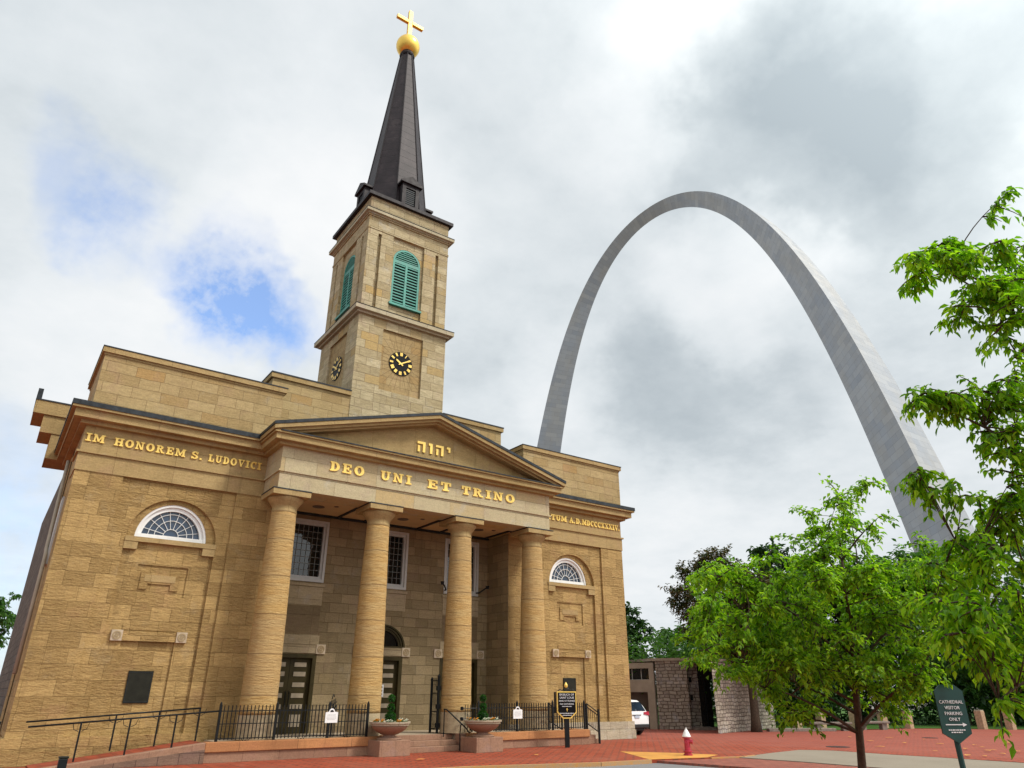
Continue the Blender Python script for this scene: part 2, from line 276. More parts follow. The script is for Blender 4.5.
# ------------------------------------------------------------------ mesh helper
class MB:
    def __init__(s): s.v = []; s.f = []; s.off = Vector((0, 0, 0))
    def vert(s, p): s.v.append(tuple(p)); return len(s.v)-1
    def poly(s, pts): s.f.append([s.vert(p) for p in pts]); return s
    def box(s, x0, x1, y0, y1, z0, z1):
        b = len(s.v)
        for z in (z0, z1):
            for x, y in ((x0, y0), (x1, y0), (x1, y1), (x0, y1)): s.v.append((x, y, z))
        s.f += [[b, b+3, b+2, b+1], [b+4, b+5, b+6, b+7], [b, b+1, b+5, b+4], [b+1, b+2, b+6, b+5], [b+2, b+3, b+7, b+6], [b+3, b, b+4, b+7]]
        return s
    def prism(s, pts, fn, a, c):
        """pts: 2D outline; fn(u,v,d)->3D; extruded from d=a to d=c"""
        n = len(pts); b = len(s.v)
        s.v += [tuple(fn(u, v, a)) for u, v in pts] + [tuple(fn(u, v, c)) for u, v in pts]
        s.f.append(list(range(b, b+n))); s.f.append(list(range(b+2*n-1, b+n-1, -1)))
        for i in range(n):
            j = (i+1) % n; s.f.append([b+j, b+i, b+n+i, b+n+j])
        return s
    def band(s, outer, inner, fn, a, c):
        """strip between two equal-length open polylines"""
        n = len(outer)
        for i in range(n-1):
            s.prism([outer[i], outer[i+1], inner[i+1], inner[i]], fn, a, c)
        return s
    def lathe(s, prof, c=(0, 0, 0), n=24, a0=0, cap=True, jit=None):
        b = len(s.v); k = len(prof)
        for (r, z) in prof:
            for i in range(n):
                a = a0+2*pi*i/n; rr = r*(1+(jit(a, z) if jit else 0)); s.v.append((c[0]+rr*cos(a), c[1]+rr*sin(a), c[2]+z))
        for q in range(k-1):
            for i in range(n):
                j = (i+1) % n; s.f.append([b+q*n+i, b+q*n+j, b+(q+1)*n+j, b+(q+1)*n+i])
        if cap:
            s.f.append([b+i for i in range(n-1, -1, -1)]); s.f.append([b+(k-1)*n+i for i in range(n)])
        return s
    def tube(s, pts, r, n=6):
        pts = [Vector(p) for p in pts]; k = len(pts); rs = r if isinstance(r, (list, tuple)) else [r]*k; b = len(s.v)
        for i, p in enumerate(pts):
            d = (pts[min(i+1, k-1)]-pts[max(i-1, 0)]);
            if d.length < 1e-6: d = Vector((0, 0, 1))
            d.normalize(); a = d.cross(Vector((0, 0, 1)) if abs(d.z) < .9 else Vector((1, 0, 0))).normalized(); c = d.cross(a)
            for q in range(n):
                t = 2*pi*q/n; s.v.append(tuple(p+(a*cos(t)+c*sin(t))*rs[i]))
        for i in range(k-1):
            for q in range(n):
                j = (q+1) % n; s.f.append([b+i*n+q, b+i*n+j, b+(i+1)*n+j, b+(i+1)*n+q])
        s.f.append([b+q for q in range(n-1, -1, -1)]); s.f.append([b+(k-1)*n+q for q in range(n)])
        return s
    def build(s, name, mat, parent=None, smooth=False, bevel=0, fix=True, origin=None):
        me = bpy.data.meshes.new(name)
        o0 = Vector(origin) if origin else Vector((0, 0, 0))
        if parent is not None and origin is None: o0 = WORLD.get(parent.name, Vector((0, 0, 0)))
        me.from_pydata([(x-o0.x, y-o0.y, z-o0.z) for x, y, z in s.v], [], s.f)
        if fix:
            bm = bmesh.new(); bm.from_mesh(me); bmesh.ops.recalc_face_normals(bm, faces=bm.faces)
            bmesh.ops.triangulate(bm, faces=[f for f in bm.faces if len(f.verts) > 4]); bm.to_mesh(me); bm.free()
        me.materials.append(MATS[mat])
        if smooth:
            me.shade_smooth()
        ob = bpy.data.objects.new(name, me); COL.objects.link(ob)
        if parent is not None: ob.parent = parent
        else: ob.location = o0
        if bevel:
            md = ob.modifiers.new('bevel', 'BEVEL'); md.width = bevel; md.segments = 2; md.limit_method = 'ANGLE'; md.angle_limit = radians(40)
        WORLD[ob.name] = o0
        return ob
WORLD = {}
def smooth_by_angle(o, ang=35):
    me = o.data; me.shade_smooth()
    bm = bmesh.new(); bm.from_mesh(me)
    for e in bm.edges:
        if len(e.link_faces) == 2 and e.calc_face_angle() > radians(ang): e.smooth = False
    bm.to_mesh(me); bm.free(); return o
def tag(o, label=None, cat=None, group=None, kind=None):
    if label: o['label'] = label
    if cat: o['category'] = cat
    if group: o['group'] = group
    if kind: o['kind'] = kind
    return o
def thing(name, label, cat, loc=(0, 0, 0), rz=0, group=None):
    o = bpy.data.objects.new(name, None); COL.objects.link(o); o.location = loc; o.rotation_euler.z = rz; o.empty_display_size = .3
    WORLD[o.name] = Vector(loc) if rz == 0 else Vector((0, 0, 0))
    return tag(o, label, cat, group)
def local(o): WORLD[o.name] = Vector((0, 0, 0)); return o
def copy_tree(o, parent=None):
    c = o.copy(); COL.objects.link(c); c.parent = parent
    for ch in o.children: copy_tree(ch, c)
    return c
XZ = lambda y: (lambda u, v, d: (u, d, v))
FXZ = lambda u, v, d: (u, d, v)            # outline in x,z extruded along y
FYZ = lambda u, v, d: (d, u, v)            # outline in y,z extruded along x
FXY = lambda u, v, d: (u, v, d)
def arc(cx, cy, rx, a0, a1, n=16, ry=None):
    ry = rx if ry is None else ry
    return [(cx+rx*cos(a0+(a1-a0)*i/n), cy+ry*sin(a0+(a1-a0)*i/n)) for i in range(n+1)]
def wall_grid(mb, x0, x1, z0, z1, y0, y1, holes=()):
    xs = sorted({x0, x1, *[h[0] for h in holes], *[h[1] for h in holes]}); zs = sorted({z0, z1, *[h[2] for h in holes], *[h[3] for h in holes]})
    for i in range(len(xs)-1):
        run = None
        for j in range(len(zs)-1):
            cx, cz = (xs[i]+xs[i+1])/2, (zs[j]+zs[j+1])/2
            inside = any(h[0] < cx < h[1] and h[2] < cz < h[3] for h in holes)
            if not inside:
                if run is None: run = zs[j]
                end = zs[j+1]
            if (inside or j == len(zs)-2) and run is not None:
                mb.box(xs[i], xs[i+1], y0, y1, run, end); run = None
    return mb

# ------------------------------------------------------------------ slab-serif lettering
def band_poly(o, i): return [(*o[k], *i[k]) for k in range(len(o))]
def glyph(ch):
    P = []
    def r(a, b, c, d): P.append([(a, b), (c, b), (c, d), (a, d)])
    def dg(x0, y0, x1, y1, t): P.append([(x0, y0), (x0+t, y0), (x1+t, y1), (x1, y1)])
    def ar(cx, cy, rx, ry, ix, iy, a0, a1, n=14):
        o = arc(cx, cy, rx, radians(a0), radians(a1), n, ry); q = arc(cx, cy, ix, radians(a0), radians(a1), n, iy)
        for k in range(n): P.append([o[k], o[k+1], q[k+1], q[k]])
    s = .13
    if ch == 'I': r(.14, s, .36, 1-s); r(0, 0, .5, s); r(0, 1-s, .5, 1); return .5, P
    if ch == 'D': r(.1, s, .31, 1-s); r(0, 0, .31, s); r(0, 1-s, .31, 1); ar(.31, .5, .5, .5, .27, .37, -90, 90); return .82, P
    if ch == 'E': r(.1, s, .31, 1-s); r(0, 0, .76, s); r(0, 1-s, .76, 1); r(.31, .43, .52, .57); r(.46, .34, .55, .66); r(.64, s, .76, .34); r(.64, .68, .76, 1-s); return .78, P
    if ch == 'O': ar(.44, .5, .44, .52, .21, .38, 0, 360, 26); return .88, P
    if ch == 'U': r(.1, .38, .3, 1-s); r(.62, .38, .76, 1-s); r(0, 1-s, .4, 1); r(.52, 1-s, .88, 1); ar(.43, .38, .33, .39, .17, .25, 180, 360); return .88, P
    if ch == 'N': r(.1, s, .22, 1-s); r(.68, .0, .8, 1-s); r(0, 0, .34, s); r(.55, 1-s, .92, 1); r(0, 1-s, .22, 1); dg(.56, 0, .1, 1-.02, .2); return .94, P
    if ch == 'T': r(.29, s, .51, 1-s); r(0, 1-s, .8, 1); r(0, .62, .12, 1-s); r(.68, .62, .8, 1-s); r(.16, 0, .64, s); return .8, P
    if ch == 'R': r(.1, s, .31, 1-s); r(0, 0, .42, s); r(0, 1-s, .31, 1); ar(.31, .74, .44, .26, .22, .14, -90, 90); dg(.6, 0, .36, .52, .22); r(.82, 0, .94, s); return .94, P
    if ch == 'H': r(.1, s, .3, 1-s); r(.62, s, .82, 1-s); r(.3, .43, .62, .57); r(0, 0, .4, s); r(.52, 0, .92, s); r(0, 1-s, .4, 1); r(.52, 1-s, .92, 1); return .92, P
    if ch == 'M': r(.1, s, .22, 1-s); r(.84, s, 1.04, 1-s); r(0, 0, .34, s); r(.74, 0, 1.14, s); r(0, 1-s, .22, 1); r(.9, 1-s, 1.14, 1); dg(.46, .1, .12, 1, .2); dg(.46, .1, .8, 1, .16); return 1.14, P
    if ch == 'S': ar(.36, .74, .34, .27, .14, .14, 20, 275); ar(.36, .27, .36, .28, .15, .14, -165, 95); r(.55, .68, .68, 1); r(.0, 0, .12, .3); return .74, P
    if ch == 'L': r(.1, s, .31, 1-s); r(0, 0, .72, s); r(0, 1-s, .44, 1); r(.6, s, .72, .4); return .74, P
    if ch == 'V': dg(.36, 0, .08, 1-s, .22); dg(.38, 0, .7, 1-s, .12); r(0, 1-s, .4, 1); r(.58, 1-s, .92, 1); return .92, P
    if ch == 'C': ar(.44, .5, .44, .52, .21, .38, 48, 312, 22); r(.66, .66, .78, 1); return .82, P
    if ch == 'A': dg(.06, s, .38, 1, .12); dg(.62, s, .36, 1, .2); r(.22, .3, .68, .42); r(0, 0, .3, s); r(.54, 0, .94, s); return .94, P
    if ch == 'X': dg(.56, s, .1, 1-s, .22); dg(.1, s, .64, 1-s, .12); r(0, 0, .34, s); r(.48, 0, .9, s); r(0, 1-s, .4, 1); r(.54, 1-s, .88, 1); return .9, P
    if ch == '.': r(0, 0, .2, .2); return .22, P
    if ch == 'hey': r(0, .8, .82, 1); r(.6, 0, .82, .8); r(.06, 0, .24, .6); return .84, P
    if ch == 'vav': r(.0, .8, .38, 1); r(.16, 0, .38, .8); return .4, P
    if ch == 'yod': r(0, .8, .36, 1); r(.2, .5, .36, .8); return .38, P
    return .4, P
def lettering(mb, chars, x0, x1, z0, h, y, depth, gap=.16):
    gl = [glyph(c) for c in chars]; tot = sum(g[0] for g in gl)+gap*(len(gl)-1); sx = (x1-x0)/tot; x = x0
    for wd_, P in gl:
        for k, p in enumerate(P):
            ca_ = sum(a for a, b in p)/len(p); cb_ = sum(b for a, b in p)/len(p)
            p = [(a+(.02 if a > ca_+1e-6 else -.02 if a < ca_-1e-6 else 0), b+(.012 if b > cb_+1e-6 else -.012 if b < cb_-1e-6 else 0)) for a, b in p]
            mb.prism([(x+a*sx, z0+b*h) for a, b in p], FXZ, y-depth-.0012*(k % 9), y+.02)
        x += (wd_+gap)*sx
    return mb

# ================================================================== SETTING
def sheet(name, pts, z, mat, kind='structure', thick=0):
    m = MB()
    if thick: m.prism(pts, FXY, z-thick, z); return tag(m.build(name, mat), kind=kind)
    m.poly([(x, y, z) for x, y in pts]); o = m.build(name, mat, fix=True); tag(o, kind=kind)
    if o.data.polygons[0].normal.z < 0: o.data.flip_normals()
    return o
m = MB(); m.poly([(-2500, -2500, G-.2), (2500, -2500, G-.2), (2500, 2500, G-.2), (-2500, 2500, G-.2)]); tag(m.build('ground', 'city_ground'), kind='structure')
EDGE = [(-70, -5.9), (-12, -6.6), (-6, -6.9), (-1.31, -7.34), (2.65, -8.54), (4.64, -8.72), (6.81, -9.25), (8.1, -9.62), (10.2, -9.15), (12.6, -8.8), (13.3, -9.8), (13.2, -12), (13.4, -14), (13.6, -17), (14, -24), (14, -45)]
sheet('plaza', EDGE + [(62, -45), (62, 60), (-70, 60)], G, 'brick_paving', thick=.18)
sheet('street', [(-70, -4), (-70, -60), (14.5, -60), (14.5, -8), (4, -6.5)], G-.10, 'asphalt')
sheet('concrete_road', [(7.9, -9.66), (13.25, -8.5), (13.8, -40), (8.5, -40), (8.2, -12)], G-.006, 'concrete_road', thick=.15)
sheet('crossing', [(4.9, -8.8), (7.9, -9.6), (8.2, -12), (8.5, -40), (6.2, -40), (5.6, -13)], G-.03, 'brick_crossing', thick=.12)
sheet('near_pavement', [(-70, -14.5), (-4, -13.5), (1.5, -15.2), (4.5, -19), (5.5, -26), (5.5, -60), (-70, -60)], G+.0, 'brick_paving')
# kerb with painted top, one run west of the dropped crossing and one east
def kerb(name, pts, paint):
    for nm, mt, zt, w0, w1 in ((name, 'concrete_road', G+.012, 0, .16), ):
        mb = MB()
        for (a, b) in zip(pts[:-1], pts[1:]):
            d = Vector((b[0]-a[0], b[1]-a[1])); d.normalize(); n = Vector((d.y, -d.x))
            q = [(a[0]-n.x*.02, a[1]-n.y*.02), (b[0]-n.x*.02, b[1]-n.y*.02), (b[0]+n.x*.1, b[1]+n.y*.1), (a[0]+n.x*.1, a[1]+n.y*.1)]
            mb.prism(q, FXY, G-.14, zt)
        tag(mb.build(nm, paint), kind='structure')
kerb('kerb', EDGE[0:6], 'kerb_paint'); kerb('kerb', [(6.9, -9.27), (8.1, -9.62), (8.9, -9.5)], 'kerb_paint')
sheet('dropped_crossing', [(6.31, -5.6), (7.4, -7.2), (8.0, -8.7), (6.81, -9.22), (4.66, -8.69)], G+.006, 'stained_orange')
sheet('lawn', [(24.6, 1.6), (26.2, -.4), (30.5, -1.2), (34, -1.9), (37.3, -5.2), (39.5, -8.6), (46, -20), (90, -20), (90, 70), (30, 70)], G+.02, 'lawn')

# ================================================================== CATHEDRAL
cath = thing('cathedral', 'tan sandstone cathedral with four column portico, gilt lettering and clock steeple', 'cathedral', (0, 0, G))
z1, z2, z3, zc, oc = 8.50, 9.17, 10.07, 10.74, .56
Wd, Wp, pp = 12.5, 6.27, 1.79
def part(mb, name, mat, parent=cath, **k):
    o = mb.build(name, mat, parent, **k); return o
# --- wings
for sx in (-1, 1):
    X = lambda a, b: (min(sx*a, sx*b), max(sx*a, sx*b))
    mb = MB()
    mb.box(*X(11.03, Wd), 0, 1.2, .46, z1); mb.box(*X(5.24, 7.21), 0, 1.2, .46, z1)
    # panel layer with arched niche
    c, r, zs = (9.08 if sx > 0 else 9.10)*sx, 1.46, 6.50; DX = .0 if sx > 0 else .20
    pts = [(sx*7.21, .46), (sx*7.21, z1), (sx*11.03, z1), (sx*11.03, .46), (c+sx*r, .46), (c+sx*r, zs)] + [(c+sx*r*cos(a), zs+r*sin(a)) for a in [pi*i/24 for i in range(1, 24)]] + [(c-sx*r, zs), (c-sx*r, .46)]
    mb.prism(pts, FXZ, .09, 1.2)
    # niche back: upper part with semicircular opening
    wr, wz = 1.17, 6.54; wc = (8.95 if sx > 0 else 9.12)*sx
    pts = [(sx*7.4, wz), (sx*7.4, 8.3), (sx*10.8, 8.3), (sx*10.8, wz), (wc+sx*wr, wz)] + [(wc+sx*wr*cos(a), wz+wr*1.08*sin(a)) for a in [pi*i/24 for i in range(1, 24)]] + [(wc-sx*wr, wz)]
    mb.prism(pts, FXZ, .20, 1.3)
    # niche back: lower part with sunk tablet and blind doorway
    tx0, tx1 = X(8.21+DX*.8, 9.81+DX*.8); dx0, dx1 = X(8.18+DX, 9.80+DX); nx0, nx1 = X(7.4, 10.8)
    wall_grid(mb, nx0, nx1, .46, 6.54, .20, 1.3, [(tx0, tx1, 4.66, 5.66), (dx0, dx1, .4, 3.22)])
    mb.box(tx0-.05, tx1+.05, .25, 1.25, 4.6, 5.72); mb.box(dx0-.05, dx1+.05, .27, 1.25, .4, 3.3)
    part(mb, 'wing_wall', 'rock_sandstone')
    sxa, sxb = X(7.6, 10.56); mb = MB(); mb.box(sxa, sxb, .05, .3, 6.38, 6.54); part(mb, 'window_sill', 'smooth_sandstone')
    for q in (7.62, 10.14): a, b = X(q, q+.42); mb = MB(); mb.box(a, b, .07, .3, 6.12, 6.378); part(mb, 'sill_corbel', 'smooth_sandstone')
    a, b = X(8.40+DX, 9.62+DX); mb = MB(); mb.prism([(a, 4.86), (a+.25, 4.86), (a+.25, 5.05), (b-.25, 5.05), (b-.25, 4.86), (b, 4.86), (b, 5.42), (a, 5.42)], FXZ, .205, .4); tb_ = part(mb, 'wall_tablet', 'rock_sandstone')
    mb = MB(); mb.box(a+.12, b-.12, .19, .3, 5.12, 5.34); mb.build('tablet_field', 'smooth_sandstone', tb_, origin=cath.location)
    a, b = X(7.84+.33+DX, 10.14-.33+DX); mb = MB(); mb.box(a, b, .14, .3, 3.22, 3.50); part(mb, 'wall_shelf', 'rock_sandstone')
    a, b = X(8.2+DX, 9.84+DX); mb = MB(); mb.box(a, b, .175, .3, 3.56, 3.74); part(mb, 'wall_band', 'rock_sandstone')
    for q in (7.84, 9.81):
        a, b = X(q+DX, q+.33+DX); mb = MB(); mb.box(a, b, .09, .3, 3.21, 3.54); rb = part(mb, 'rosette_block', 'carved_stone')
        mb = MB(); ccx = (a+b)/2; mb.band(arc(ccx, 3.375, .13, 0, 2*pi, 20), arc(ccx, 3.375, .09, 0, 2*pi, 20), FXZ, .07, .1)
        for k in range(4): aa = k*pi/2+.4; mb.prism(arc(ccx+.045*cos(aa), 3.375+.045*sin(aa), .035, 0, 2*pi, 8), FXZ, .072, .1)
        mb.build('rosette', 'carving_groove', rb, origin=cath.location)
    a, b = X(8.54+DX*1.6, 9.24+DX*1.6); mb = MB(); mb.box(a-.02, b+.02, .23, .3, 1.36, 2.32); pl = part(mb, 'plaque', 'plaque_bronze')
    mb = MB(); [mb.box(a, b, .22, .24, z, z+.012) for z in (1.40, 2.27)]; [mb.box(q, q+.012, .22, .24, 1.413, 2.268) for q in (a, b-.012)]
    mb.build('plaque_border', 'lead_flashing', pl, origin=cath.location)
    # lunette window
    mb = MB(); n = 28; ry = 1.08
    mb.band(arc(wc, wz, wr-.002, 0, pi, n, (wr-.002)*ry), arc(wc, wz, wr-.08, 0, pi, n, (wr-.08)*ry), FXZ, .23, .5)
    mb.band(arc(wc, wz, wr-.082, 0, pi, n, (wr-.082)*ry), arc(wc, wz, wr-.2, 0, pi, n, (wr-.2)*ry), FXZ, .30, .5); mb.box(wc-wr+.02, wc+wr-.02, .26, .5, wz, wz+.16)
    lf = part(mb, 'lunette_window', 'white_paint')
    mb = MB(); rr = wr-.2
    for q in (.26, .55, .76): mb.band(arc(wc, wz+.15, rr*q+.008, 0, pi, n, (rr*q+.008)*ry), arc(wc, wz+.15, rr*q-.008, 0, pi, n, (rr*q-.008)*ry), FXZ, .37+.001*q, .41)
    for k in range(1, 9):
        a = pi*k/9; d0, d1 = rr*.26, rr*1.0; p = (-sin(a)*.008, cos(a)*.008)
        mb.prism([(wc+d0*cos(a)+p[0], wz+.15+ry*d0*sin(a)+p[1]), (wc+d1*cos(a)+p[0], wz+.15*.2+ry*d1*sin(a)+p[1]), (wc+d1*cos(a)-p[0], wz+.15*.2+ry*d1*sin(a)-p[1]), (wc+d0*cos(a)-p[0], wz+.15+ry*d0*sin(a)-p[1])], FXZ, .375, .4)
    mb.build('muntin', 'white_paint', lf, origin=cath.location)
    mb = MB(); mb.prism([(wc-rr, wz+.1)]+arc(wc, wz+.02, rr+.05, pi, 0, n, (rr+.05)*ry)[1:-1]+[(wc+rr, wz+.1)], FXZ, .42, .5); mb.build('pane', 'lunette_glass', lf, origin=cath.location)
    # architrave + frieze of wing, wraps the side
    mb = MB(); a, b = X(5.0, Wd+.03); mb.box(a, b, -.03, 1.4, z1, z2-.07); a, b = X(5.0, Wd+.10); mb.box(a, b, -.10, 1.4, z2-.07, z2)
    a, b = X(5.0, Wd); mb.box(a, b, 0, 1.4, z2, z3)
    part(mb, 'wing_frieze', 'smooth_sandstone')
    mb = MB(); a, b = X(Wp+.0, Wd+.20); mb.box(a, b, -.20, 1.4, z3, z3+.14); a, b = X(Wp, Wd+.44); mb.box(a, b, -.44, 1.4, z3+.14, z3+.42); a, b = X(Wp, Wd+oc); mb.box(a, b, -oc, 1.4, z3+.42, zc-.17)
    a, b = X(Wd-.2, Wd+.20); mb.box(a, b, 1.4, 6, z3, z3+.14); a, b = X(Wd-.2, Wd+.44); mb.box(a, b, 1.4, 6, z3+.14, z3+.42); a, b = X(Wd-.2, Wd+oc); mb.box(a, b, 1.4, 6, z3+.42, zc-.17)
    cor = part(mb, 'wing_cornice', 'smooth_sandstone')
    mb = MB(); a, b = X(Wp+.3, Wd+oc+.03); mb.box(a, b, -oc-.03, 1.4, zc-.17, zc); a, b = X(Wd-.2, Wd+oc+.03); mb.box(a, b, 1.4, 6, zc-.17, zc)
    mb.build('flashing', 'lead_flashing', cor, origin=cath.location)
    # base course
    mb = MB(); a, b = X(5.24, Wd+.12); mb.box(a, b, -.10, 1.2, G-.3, .10); a, b = X(5.24, Wd+.08); mb.box(a, b, -.07, 1.2, .10, .46)
    part(mb, 'base_course', 'base_stone' if sx > 0 else 'rock_sandstone')
    # attic
    mb = MB(); a, b = X(6.04, Wd); mb.box(a, b, -.12, 4, zc-.02, 12.72); mb.box(a-.03, b+.03, -.15, 4, 12.72, 12.80); part(mb, 'attic_wall', 'attic_sandstone')
    mb = MB(); mb.box(a-.10, b+.10, -.22, 4.05, 12.80, 12.99); cap = part(mb, 'attic_coping', 'smooth_sandstone'); mb = MB(); mb.box(a-.12, b+.12, -.24, 4.07, 12.99, 13.03); mb.build('flashing', 'lead_flashing', cap, origin=cath.location)
# --- body behind
mb = MB(); mb.box(-Wd, -Wd+.8, 1.2, 6, .46, z3); mb.box(Wd-.8, Wd, 1.2, 6, .46, z3); mb.box(-Wd, Wd, 3.2, 3.9, G, 10.6); part(mb, 'front_block', 'rock_sandstone')
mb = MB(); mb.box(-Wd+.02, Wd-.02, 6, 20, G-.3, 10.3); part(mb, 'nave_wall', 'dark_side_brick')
mb = MB(); mb.box(-Wd+.6, Wd-.6, 4, 19, 10.3, 11.2); part(mb, 'nave_roof', 'dark_slate')
mb = MB(); mb.box(-13.35, -11.9, 6.02, 7.6, 10.3, 11.33); mb.box(-13.78, -11.9, 5.98, 7.7, 11.33, 12.07); mb.box(-14.17, -11.9, 5.9, 7.8, 12.07, 12.62); cr = part(mb, 'rear_cornice', 'smooth_sandstone')
mb = MB(); mb.box(-14.2, -11.9, 5.87, 7.83, 12.62, 12.67); mb.box(-14.2, -14.02, 5.87, 7.83, 12.67, 13.1); mb.build('flashing', 'lead_flashing', cr, origin=cath.location)
mb = MB(); mb.tube([(-12.62, 3.3, 9.6), (-12.62, 2.2, 6.2), (-12.62, 1.6, 5.9), (-12.62, 1.0, 2.2)], .06, 8); part(mb, 'downspout', 'concrete_beige', smooth=True)
mb = MB(); mb.box(-12.56, -12.4, 1.6, 2.3, 5.6, 7.9); part(mb, 'side_window', 'grey_frame')
# --- recessed porch
xr, yd = 5.22, 1.72
win = [(-3.77-.93, -3.77+.93), (-.93, .93), (3.77-.93, 3.77+.93)]
holes = [(a+.03, b-.03, 5.83, 8.27) for a, b in win] + [(c-.97, c+.97, .27, 3.06) for c in (-3.77, 0, 3.77)]
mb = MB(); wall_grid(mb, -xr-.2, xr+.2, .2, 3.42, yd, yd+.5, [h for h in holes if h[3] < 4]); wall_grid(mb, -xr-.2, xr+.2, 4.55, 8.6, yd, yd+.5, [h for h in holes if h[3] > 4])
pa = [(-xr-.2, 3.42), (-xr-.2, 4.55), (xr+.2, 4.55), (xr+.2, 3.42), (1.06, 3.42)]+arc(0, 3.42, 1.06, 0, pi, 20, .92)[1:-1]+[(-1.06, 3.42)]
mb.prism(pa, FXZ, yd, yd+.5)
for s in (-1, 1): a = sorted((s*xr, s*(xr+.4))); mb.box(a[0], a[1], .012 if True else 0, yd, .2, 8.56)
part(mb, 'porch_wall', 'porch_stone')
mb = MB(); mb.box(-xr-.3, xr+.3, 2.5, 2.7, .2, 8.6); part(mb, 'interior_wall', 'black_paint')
mb = MB(); mb.box(-Wp+.4, Wp-.4, -pp+.5, yd+.4, 8.56, 8.7); ceil = part(mb, 'porch_ceiling', 'ceiling_plaster')
mb = MB()
for x in (-5.0, -2.52, -1.3, 1.3, 2.52, 5.0): mb.box(x-.05, x+.05, -.55, yd-.01, 8.50, 8.565)
mb.box(-xr, xr, yd-.10, yd-.003, 8.47, 8.562); mb.build('ceiling_trim', 'lead_flashing', ceil, origin=cath.location)
for x, y, r in ((-3.87, .42, .24), (-.07, .41, .24), (3.75, .3, .24), (-3.28, 0, .09), (.62, -.08, .09), (4.4, 0, .09)): mb = MB(); mb.lathe([(r, 0), (r, .03)], (x, y, 8.54), 20); mb.build('ceiling_fitting', 'ceiling_fitting', ceil, origin=cath.location)  # large discs are ceiling vents, small ones recessed lights
for c in (-3.77, 0, 3.77):                                    # porch windows and doors
    mb = MB(); a, b = c-.93, c+.93
    wall_grid(mb, a, b, 5.80, 8.29, yd-.03, yd+.1, [(a+.10, b-.10, 5.91, 8.19)]); wall_grid(mb, a+.10, b-.10, 5.91, 8.19, yd+.04, yd+.2, [(a+.2, b-.2, 6.02, 8.09)])
    wf = part(mb, 'porch_window', 'grey_frame')
    mb = MB()
    for k in range(1, 7): x = a+.2+(b-a-.4)*k/7; mb.box(x-.005, x+.005, yd+.13, yd+.16, 6.02, 8.09)
    for k in range(1, 8): z = 6.02+2.07*k/8; mb.box(a+.2, b-.2, yd+.125, yd+.155, z-.005, z+.005)
    mb.build('muntin', 'muntin_grey', wf, origin=cath.location)
    mb = MB(); mb.box(a+.15, b-.15, yd+.165, yd+.18, 6.0, 8.1); mb.build('pane', 'window_glass', wf, origin=cath.location)
    mb = MB(); mb.box(c-.95, c+.95, yd-.02, yd+.1, 4.90, 5.60); part(mb, 'window_panel', 'base_panel'); mb = MB(); mb.box(c-1.0, c+1.0, yd-.05, yd+.1, 5.62, 5.74); part(mb, 'window_sill', 'base_panel')
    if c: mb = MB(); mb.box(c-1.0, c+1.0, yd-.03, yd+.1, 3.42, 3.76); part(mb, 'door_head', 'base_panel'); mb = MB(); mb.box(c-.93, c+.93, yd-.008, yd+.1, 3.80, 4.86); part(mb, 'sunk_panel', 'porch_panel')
    mb = MB(); mb.box(c-.90, c+.90, yd-.035, yd+.1, 3.10, 3.40); part(mb, 'lintel', 'base_panel')
    for s in (-1, 1):
        q = c+s*1.10; mb = MB(); mb.box(q-.19, q+.19, yd-.06, yd+.1, 3.08, 3.43); rb = part(mb, 'rosette_block', 'carved_stone')
        mb = MB(); mb.band(arc(q, 3.255, .14, 0, 2*pi, 20), arc(q, 3.255, .10, 0, 2*pi, 20), FXZ, yd-.08, yd)
        for k in range(4): aa = k*pi/2+.4; mb.prism(arc(q+.05*cos(aa), 3.255+.05*sin(aa), .035, 0, 2*pi, 8), FXZ, yd-.078, yd)
        mb.build('rosette', 'carving_groove', rb, origin=cath.location)
    # door leaf pair
    mb = MB(); wall_grid(mb, c-.97, c+.97, .27, 3.06, yd-.02, yd+.3, [(c-.82, c+.82, .27, 2.92)]); fr = part(mb, 'door_frame', 'door_wood')
    for s in (-1, 1):
        a, b = sorted((c+s*.005, c+s*.82)); mb = MB(); mb.box(a, b, yd+.14, yd+.22, .28, 2.92); d = part(mb, 'door', 'door_wood')
        mb = MB()
        for z in (1.20, 1.58, 1.96, 2.34, 2.68): mb.box(a+.17, b-.17, yd+.115, yd+.15, z-.08, z+.08)
        mb.box(a+.2, b-.2, yd+.115, yd+.15, .5, .92); mb.build('door_panel', 'door_panel_pale', d, origin=cath.location)
        mb = MB(); hx = c+s*.07; mb.tube([(hx, yd+.15, 1.2), (hx, yd+.06, 1.22), (hx, yd+.06, 1.7), (hx, yd+.15, 1.72)], .018, 6); mb.build('handle', 'black_iron', d, origin=cath.location)
mb = MB()
for k, r in enumerate((1.05, .95, .86)): mb.band(arc(0, 3.42, r, 0, pi, 20, r*.87), arc(0, 3.42, r-.07, 0, pi, 20, (r-.07)*.87), FXZ, yd-.02+.04*k, yd+.3)
mb.box(-1.05, 1.05, yd-.0, yd+.2, 3.425, 3.48); fl = part(mb, 'fanlight', 'door_wood')
mb = MB(); mb.prism(arc(0, 3.44, .83, 0, pi, 20, .72), FXZ, yd+.15, yd+.2); mb.build('pane', 'window_glass', fl, origin=cath.location)
for x, s in ((2.66, 1), (4.86, -1)):
    mb = MB(); mb.tube([(x+s*.25, yd, 5.95), (x+s*.2, yd-.2, 5.95), (x+s*.02, yd-.35, 6.1), (x-s*.1, yd-.4, 6.2)], .035, 6); mb.lathe([(.05, -.08), (.09, .06)], (x-s*.12, yd-.4, 6.2), 10); part(mb, 'wall_lamp', 'black_iron')
